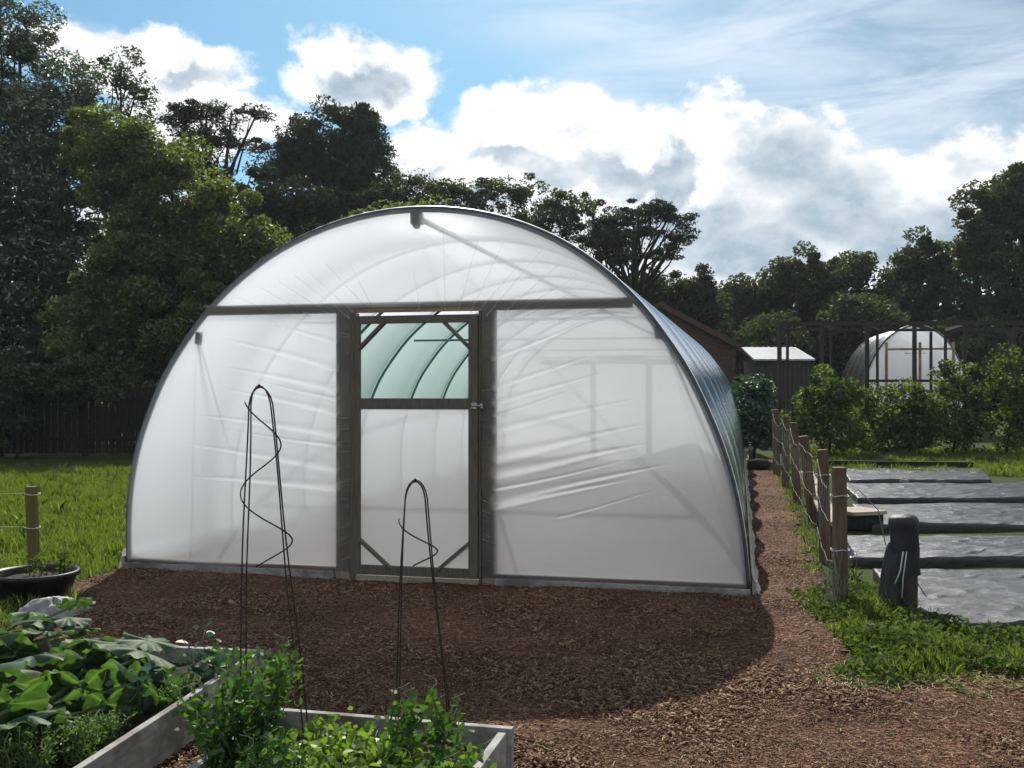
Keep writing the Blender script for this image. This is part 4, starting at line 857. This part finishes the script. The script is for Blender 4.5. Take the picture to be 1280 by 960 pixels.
squash_plant('squash plant with broad pale leaves at the picture edge', (-2.05, 3.25, .13), [(10, 880, 3.6, .30, -.7, .7), (-30, 840, 3.7, .32, -.5, 1.1), (5, 850, 3.8, .26, -.6, -.4), (-20, 910, 3.4, .26, -.5, .5), (30, 895, 3.5, .26, -.3, 1.5)], GS)

def soft_plant(name, label, cat, base, h, rad, n, leaf, mat, grp, aspect=.55, stems=7, up=.3, top=1.0, pw=.8, sm='stem'):
    r = empty(name, base, 0, label, cat, grp); b = MB(); P = []
    for s in range(stems):
        a = rng.uniform(0, 2*math.pi); q = rng.uniform(.15, 1)*rad; hh = h*rng.uniform(.7, 1.05); bx_ = rng.normal(0, rad*.15, 2)
        pts = np.array([(bx_[0]*(1-t)+q*math.cos(a)*t**1.3+.012*math.sin(t*7+s), bx_[1]*(1-t)+q*math.sin(a)*t**1.3+.012*math.cos(t*6+s), hh*t-.01) for t in np.linspace(0, 1, 7)])
        b.tube(pts, np.linspace(.0042, .0015, 7), 5)
        t = rng.random(n//stems)**pw*.95+.05; i = np.clip((t*6), 0, 5.99); k = i.astype(int); fr = (i-k)[:, None]
        c = pts[k]*(1-fr)+pts[k+1]*fr; sp = rng.normal(size=(len(t), 3))*np.array([[1, 1, .6]])*leaf*1.0; P.append(c+sp)
    P = np.concatenate(P); P[:, 2] = np.maximum(P[:, 2], .005)
    v, f = leaves(P, leaf, aspect, up, fold=.12); np_mesh('foliage', v, f, MAT[mat], r); b.build('stem', MAT[sm], r); return r
def oval_leaves(P, size, mat, name, parent, aspect=.6):
    """rounded eight-sided leaflets for plants close to the camera"""
    n = len(P); d = unit(rng.normal(size=(n, 3))*np.array([[1, 1, .5]])+np.array([[0, 0, .35]])); w = unit(np.cross(d, rng.normal(size=(n, 3)))); nn = np.cross(d, w)
    s = (size*rng.uniform(.6, 1.3, n))[:, None]; out = []
    for (a, c, e) in ((-.5, 0, 0), (-.32, .32, .1), (0, .5, .16), (.3, .36, .08), (.5, 0, -.08), (.3, -.36, .08), (0, -.5, .16), (-.32, -.32, .1)):
        out.append(P+d*s*a+w*s*c*aspect+nn*s*e*.6)
    v = np.stack(out, 1).reshape(-1, 3); return np_mesh(name, v, np.arange(8*n).reshape(n, 8), MAT[mat], parent)
def pea_plant(label, px, d, h, rad, n, size=.042, kind='pea_plant', mat='leaf_pea', grp='pea plants in the middle bed', cat='pea plant', stems=9, tend=True, z0=.125):
    base = ((px-640)/F*d, d, z0); r = empty(kind, base, 0, label, cat, grp); b = MB(); P = []
    for s in range(stems):
        a = rng.uniform(0, 2*math.pi); q = rng.uniform(.1, 1)*rad; hh = h*rng.uniform(.65, 1.05); o_ = rng.normal(0, rad*.35, 2)
        pts = np.array([(o_[0]+q*math.cos(a)*t**1.3+.014*math.sin(t*8+s), o_[1]+q*math.sin(a)*t**1.3+.014*math.cos(t*7+s), hh*t-.01) for t in np.linspace(0, 1, 8)])
        b.tube(pts, np.linspace(.004, .0015, 8), 5)
        m = n//stems; t = rng.random(m)**.75; i = np.clip(t*7, 0, 6.99); k = i.astype(int); fr = (i-k)[:, None]
        P.append(pts[k]*(1-fr)+pts[k+1]*fr+rng.normal(size=(m, 3))*np.array([[.85, .85, .5]])*size)
        if tend and s % 3 == 0:
            e = pts[-1]; b.tube([e+np.array([.018*t*math.cos(t*5+s)*1.5, .018*t*math.sin(t*5+s)*1.5, .05*t]) for t in np.linspace(0, 1.2, 8)], .0012, 4)
    P = np.concatenate(P); P[:, 2] = np.maximum(P[:, 2], .004); oval_leaves(P, size, mat, 'foliage', r); b.build('stem', MAT['stem'], r); return r
pea_plant('tall bushy pea plant climbing the tall wire obelisk', 318, 3.55, .40, .17, 1300, .032, stems=20)
pea_plant('pea plant on the left corner of the middle bed', 283, 3.45, .30, .10, 520, .030, stems=9)
pea_plant('slim pea plant on the left legs of the short obelisk', 500, 3.45, .30, .06, 170, .040, stems=7)
pea_plant('slim pea plant on the right legs of the short obelisk', 550, 3.5, .29, .06, 170, .040, stems=7)
pea_plant('low pea plant in front of the tall obelisk', 345, 3.25, .20, .10, 420, .028, stems=9)
pea_plant('low pea plant in front of the short obelisk', 550, 3.2, .17, .12, 420, .030, stems=9)
LT = ['bright lettuce at the back board between the obelisks', 'bright lettuce left of the short obelisk', 'pale lettuce in the middle of the bed', 'pale lettuce at the bottom edge left of centre', 'small lettuce near the right board corner', 'bright lettuce beside the tall obelisk foot', 'pale lettuce at the bottom edge under the short obelisk']
LT += ['bright lettuce just behind the bottom picture edge', 'lettuce tucked between tall pea plant and lettuces', 'pale lettuce beside the slim pea plants', 'lettuce at the foot of the short obelisk']
for lab, (px, d, h, rad, n) in zip(LT, ((425, 3.62, .15, .09, 170), (452, 3.5, .14, .09, 170), (415, 3.3, .14, .10, 190), (440, 3.15, .13, .10, 180), (592, 3.5, .08, .05, 60), (395, 3.65, .13, .07, 110), (478, 3.18, .13, .09, 160), (405, 3.08, .14, .11, 220), (385, 3.42, .15, .10, 220), (470, 3.38, .15, .10, 220), (520, 3.3, .13, .10, 200))):
    pea_plant(lab, px, d, h, rad, n, .036, 'lettuce', 'leaf_lettuce', 'lettuces in the middle bed', 'lettuce', 8, False)
TM = ['spindly tomato seedling near the back board', 'spindly tomato seedling beside the squash leaves', 'tomato seedling against the side board']
for lab, (px, d, h) in zip(TM, ((250, 4.45, .26), (150, 4.0, .26), (278, 4.5, .18))):
    pea_plant(lab, px, d, h, .14, 70, .05, 'tomato_seedling', 'leaf_blue', 'tomato seedlings in the left bed', 'seedling', 5, False)
CT = ['feathery carrot tops behind the side board', 'feathery carrot tops at the bottom left', 'feathery carrot tops in the front of left bed', 'feathery green tuft beside the squash leaves', 'small feathery tuft near the board middle', 'feathery tuft at the lower left picture edge', 'low feathery tuft along the board']
for lab, (px, d, h, rad, n) in zip(CT, ((205, 4.15, .13, .12, 900), (45, 3.4, .20, .13, 900), (100, 3.55, .20, .12, 900), (165, 4.25, .11, .09, 500), (225, 4.3, .12, .10, 600), (0, 3.35, .20, .12, 700), (135, 3.75, .12, .10, 600))):
    lab and soft_plant('carrot_plant', lab, 'carrot tops', ((px-640)/F*d, d, .13), h, rad, n, .016, 'leaf_carrot', 'carrot tops in the left bed', .4, 16, .5)

# ------------------------------------------------------------------ wire obelisks
def obelisk(label, top, foot, d, w0, w1, hb, spiral):
    tx, tz = (top[0]-640)/F*d, H+(CY-top[1])/F*d; bx_ = (foot-640)/F*d
    r = empty('wire_obelisk', (bx_, d, .10), 0, label, 'plant support', 'rusty wire plant supports'); dx = tx-bx_; hh = tz-.10
    for q, az in enumerate((.93, .93+math.pi/2)):
        ca, sa = math.cos(az), math.sin(az); pts = []
        for t in np.linspace(0, 1, 14)[:-1]: pts.append((-1, t))
        c = []
        for sgn, t in pts: w = w0+(w1-w0)*t; c.append((-w, t*(hh-w1*1.6)))
        for a in np.linspace(math.pi, 0, 11): c.append((w1*math.cos(a), hh-w1*1.6+w1*1.6*math.sin(a)))
        for sgn, t in pts[::-1]: w = w0+(w1-w0)*t; c.append((w, t*(hh-w1*1.6)))
        b = MB(); b.tube([(x*ca+dx*(z/hh)**1.1+.004*math.sin(z*6+q), x*sa, z+q*.006) for x, z in c], .003, 6); b.build('leg_hoop', MAT['wire'], r)
    b = MB(); pts = []
    for t in np.linspace(0, 1, 60):
        zz = hh*(spiral[0]+(spiral[1]-spiral[0])*t); w = (w0+(w1-w0)*zz/hh)*.92; a = spiral[2]+spiral[3]*2*math.pi*t
        pts.append((w*math.cos(a)+dx*(zz/hh)**1.1, w*math.sin(a), zz))
    b.tube(pts, .0030, 5); b.build('spiral_wire', MAT['wire'], r)
    b = MB(); b.lathe([(0, -.008), (.009, 0), (0, .009)], 8, (dx, 0, hh+.004)); b.build('knot', MAT['wire'], r)
obelisk('tall rusty wire obelisk left of the door', (324, 484), 342, 3.72, .172, .058, 0, (.50, .96, 2.2, -1.75))
obelisk('short rusty wire obelisk in front of the door', (519, 602), 529, 3.62, .150, .056, 0, (.69, .87, 1.9, -.8))

# ------------------------------------------------------------------ light, sky with clouds
SUN_EL, SUN_AZ = R(41), R(-1.8)      # azimuth from +y towards +x
sun = bpy.data.lights.new('sun', 'SUN'); sun.energy = 4.8; sun.angle = R(.53); sun.color = (1, .95, .87)
so_ = bpy.data.objects.new('sun', sun); COL.objects.link(so_)
sd_ = Vector((math.sin(SUN_AZ)*math.cos(SUN_EL), math.cos(SUN_AZ)*math.cos(SUN_EL), math.sin(SUN_EL)))
so_.rotation_euler = sd_.to_track_quat('Z', 'Y').to_euler(); so_.location = (0, 0, 30)
wd = bpy.data.worlds.new('World'); scene.world = wd; wd.use_nodes = True; nt = wd.node_tree; nt.nodes.clear(); L = nt.links
sky = N(nt, 'ShaderNodeTexSky', sky_type='NISHITA'); sky.sun_disc = False; sky.sun_elevation = SUN_EL; sky.sun_rotation = SUN_AZ
sky.air_density = 1.0; sky.dust_density = .6; sky.ozone_density = 1.5
tc = N(nt, 'ShaderNodeTexCoord'); sx = N(nt, 'ShaderNodeSeparateXYZ'); L.new(tc.outputs['Generated'], sx.inputs[0])
def M(op, a, b=None, c=None, clamp=False):
    n = N(nt, 'ShaderNodeMath', operation=op); n.use_clamp = clamp
    for i, x in enumerate((a, b, c)):
        if x is None: continue
        if isinstance(x, (int, float)): n.inputs[i].default_value = x
        else: L.new(x, n.inputs[i])
    return n.outputs[0]
az = M('ARCTAN2', sx.outputs[0], sx.outputs[1]); el = M('ARCSINE', sx.outputs[2])
cmb = N(nt, 'ShaderNodeCombineXYZ'); L.new(az, cmb.inputs[0]); L.new(el, cmb.inputs[1]); AE = cmb.outputs[0]
def px2ae(px, py):
    a = math.atan((px-640)/F); e = math.atan((CY-py)/F*math.cos(a)); return a, e
def noise(scale, detail=7, rough=.6, stretch=(1, 1.4, 1), off=(0, 0, 0), dist=0., rot=0):
    mp = N(nt, 'ShaderNodeMapping'); mp.inputs['Scale'].default_value = stretch; mp.inputs['Location'].default_value = off; mp.inputs['Rotation'].default_value = (0, 0, rot); L.new(AE, mp.inputs[0])
    n = N(nt, 'ShaderNodeTexNoise'); n.inputs['Scale'].default_value = scale; n.inputs['Detail'].default_value = detail; n.inputs['Roughness'].default_value = rough; n.inputs['Distortion'].default_value = dist
    L.new(mp.outputs[0], n.inputs['Vector']); return n.outputs[0]
def warp(amt, sc):
    n = N(nt, 'ShaderNodeTexNoise'); n.inputs['Scale'].default_value = sc; n.inputs['Detail'].default_value = 6; n.inputs['Roughness'].default_value = .6; L.new(AE0, n.inputs['Vector'])
    a = N(nt, 'ShaderNodeVectorMath', operation='SUBTRACT'); L.new(n.outputs['Color'], a.inputs[0]); a.inputs[1].default_value = (.5, .5, .5)
    m = N(nt, 'ShaderNodeVectorMath', operation='MULTIPLY_ADD'); L.new(a.outputs[0], m.inputs[0]); m.inputs[1].default_value = (amt, amt, 0); L.new(AE0, m.inputs[2]); return m.outputs[0]
AE0 = AE
def blobs(lst, AE=None):
    AE = AE or AE0; out = None
    for (px, py, rx, ry) in lst:
        a, e = px2ae(px, py)
        s = N(nt, 'ShaderNodeVectorMath', operation='SUBTRACT'); L.new(AE, s.inputs[0]); s.inputs[1].default_value = (a, e, 0)
        m = N(nt, 'ShaderNodeVectorMath', operation='MULTIPLY'); L.new(s.outputs[0], m.inputs[0]); m.inputs[1].default_value = (F/rx, F/ry, 0)
        ln = N(nt, 'ShaderNodeVectorMath', operation='LENGTH'); L.new(m.outputs[0], ln.inputs[0])
        v = M('SUBTRACT', 1, ln.outputs['Value']); out = v if out is None else M('SMOOTH_MAX', out, v, .12)
    return out
def mr(x, a, b, c=0, d=1, smooth=True):
    n = N(nt, 'ShaderNodeMapRange', interpolation_type='SMOOTHSTEP' if smooth else 'LINEAR'); L.new(x, n.inputs[0])
    for i, q in enumerate((a, b, c, d)): n.inputs[i+1].default_value = q
    return n.outputs[0]
nA = noise(9, 9, .6, dist=.2); nB = noise(30, 8, .62); nD = M('ADD', M('MULTIPLY', M('SUBTRACT', nA, .5), 1.5), M('MULTIPLY', M('SUBTRACT', nB, .5), .6))
cum = blobs([(205, 85, 105, 48), (250, 150, 120, 50), (120, 60, 70, 30), (447, 92, 95, 55), (500, 110, 50, 40),
             (580, 195, 110, 48), (650, 165, 110, 50), (725, 155, 85, 62), (620, 240, 220, 60), (800, 200, 130, 65), (905, 175, 95, 70), (860, 270, 160, 90), (985, 205, 90, 85), (1040, 260, 110, 85), (960, 320, 220, 60), (1100, 300, 110, 60), (1225, 225, 90, 60), (1190, 290, 120, 60), (1300, 260, 90, 90), (700, 320, 400, 70), (640, 430, 1100, 110), (200, 330, 500, 90)], warp(.05, 14))
# more cloud out of the picture so the sky is whole from every side
far = mr(M('ABSOLUTE', az), .62, .9)
gen = M('MULTIPLY', mr(noise(3.2, 8, .6, off=(3, 1, 0)), .42, .62, -.6, .75), far)
cumf = M('ADD', M('MAXIMUM', cum, M('SUBTRACT', gen, M('MULTIPLY', M('SUBTRACT', 1, far), 3))), nD)
alpha = mr(cumf, -.05, .28)
gr = blobs([(455, 105, 60, 28), (735, 208, 110, 22), (660, 205, 80, 20), (785, 222, 55, 18), (1010, 225, 85, 75), (1070, 285, 110, 55), (870, 285, 120, 40), (960, 300, 150, 60), (1210, 270, 90, 40), (840, 215, 26, 40), (560, 262, 80, 18), (640, 285, 100, 16), (1040, 250, 120, 80), (1120, 300, 130, 60), (1010, 230, 110, 90), (1060, 215, 60, 60), (1080, 270, 120, 70), (930, 300, 120, 50), (500, 210, 60, 14), (240, 110, 40, 14)], warp(.12, 11))
grey = mr(M('ADD', gr, M('MULTIPLY', nD, .8)), -.22, .40)
edge = mr(cumf, .10, .75); body = M('MULTIPLY', grey, edge)
# cirrus
ci = blobs([(980, 60, 330, 90), (1150, 150, 260, 120), (760, 120, 110, 60), (930, 5, 380, 75), (80, 60, 110, 30), (1180, 100, 200, 110)])
cn = noise(5, 8, .62, (1, 5, 1), dist=.6, rot=R(-20))
cal = M('MULTIPLY', mr(ci, -.25, .75), mr(cn, .30, .68, .25, .85))
cal = M('MULTIPLY', cal, .95)
EXP = .10
bg = N(nt, 'ShaderNodeBackground')
def mixc(f, a, b):
    n = N(nt, 'ShaderNodeMixRGB')
    for i, x in enumerate((f, a, b)):
        if isinstance(x, (int, float)): n.inputs[i].default_value = x
        elif isinstance(x, tuple): n.inputs[i].default_value = x
        else: L.new(x, n.inputs[i])
    return n.outputs[0]
K = 1/EXP
def kc(r, g, b): return (r*K, g*K, b*K, 1)
shade = mixc(mr(nB, .35, .65), kc(.32, .41, .49), kc(.47, .55, .62))
white = mixc(mr(M('ADD', M('MULTIPLY', nA, .5), M('MULTIPLY', nB, .5)), .36, .54), kc(.62, .67, .72), kc(.98, .98, .98))
ccol = mixc(body, white, shade)
tn = N(nt, 'ShaderNodeMixRGB', blend_type='MULTIPLY'); tn.inputs[0].default_value = 1; L.new(sky.outputs[0], tn.inputs[1])
tn.inputs[2].default_value = (.48, .75, .82, 1)
dk = N(nt, 'ShaderNodeMixRGB', blend_type='MULTIPLY'); dk.inputs[0].default_value = 1; L.new(tn.outputs[0], dk.inputs[1])
cg_ = N(nt, 'ShaderNodeCombineColor'); dv = mr(az, .0, .55, 1, .62); [L.new(dv, cg_.inputs[i]) for i in range(3)]; L.new(cg_.outputs[0], dk.inputs[2])
c1 = mixc(cal, dk.outputs[0], kc(.70, .77, .86))
c2_ = mixc(alpha, c1, ccol)
L.new(c2_, bg.inputs[0]); bg.inputs[1].default_value = EXP
ow = N(nt, 'ShaderNodeOutputWorld'); L.new(bg.outputs[0], ow.inputs[0])
wd.cycles.sampling_method = 'MANUAL'; wd.cycles.sample_map_resolution = 512

def glare_box():  # added scattering volume standing in for veiling glare in the lens
    m, nt, ns, L = nmat('glare_volume'); v = N(nt, 'ShaderNodeVolumePrincipled'); v.inputs['Density'].default_value = GLARE_DENSITY; v.inputs['Color'].default_value = (.85, .92, 1, 1); v.inputs['Anisotropy'].default_value = .35
    o = N(nt, 'ShaderNodeOutputMaterial'); L.new(v.outputs[0], o.inputs['Volume'])
    b = MB(); b.bb(-420, 420, -220, 620, -2.5, 22); o = b.build('glare', m); tag(o, 'thin bright haze added to lift the dark tones', 'glare', kind='stuff')
GLARE_DENSITY = .00035
if GLARE_DENSITY: glare_box()
# ------------------------------------------------------------------ camera
cam = bpy.data.cameras.new('camera'); co = bpy.data.objects.new('camera', cam); COL.objects.link(co)
co.location = (0, 0, H); co.rotation_euler = (R(90), 0, 0); cam.sensor_width = 36; cam.lens = 36*F/1280; cam.shift_y = (CY-480)/1280
cam.clip_start = .05; cam.clip_end = 2000; scene.camera = co
vs_ = scene.view_settings; vs_.view_transform = 'Standard'; vs_.look = 'None'; vs_.exposure = 0.30; vs_.gamma = 1; vs_.use_curve_mapping = False
cy = scene.cycles; cy.use_denoising = True; cy.max_bounces = 10; cy.diffuse_bounces = 5; cy.transmission_bounces = 8; cy.transparent_max_bounces = 12; cy.glossy_bounces = 3
cy.sample_clamp_indirect = 6; cy.use_adaptive_sampling = True; cy.adaptive_threshold = .02
cy.caustics_reflective = False; cy.caustics_refractive = False
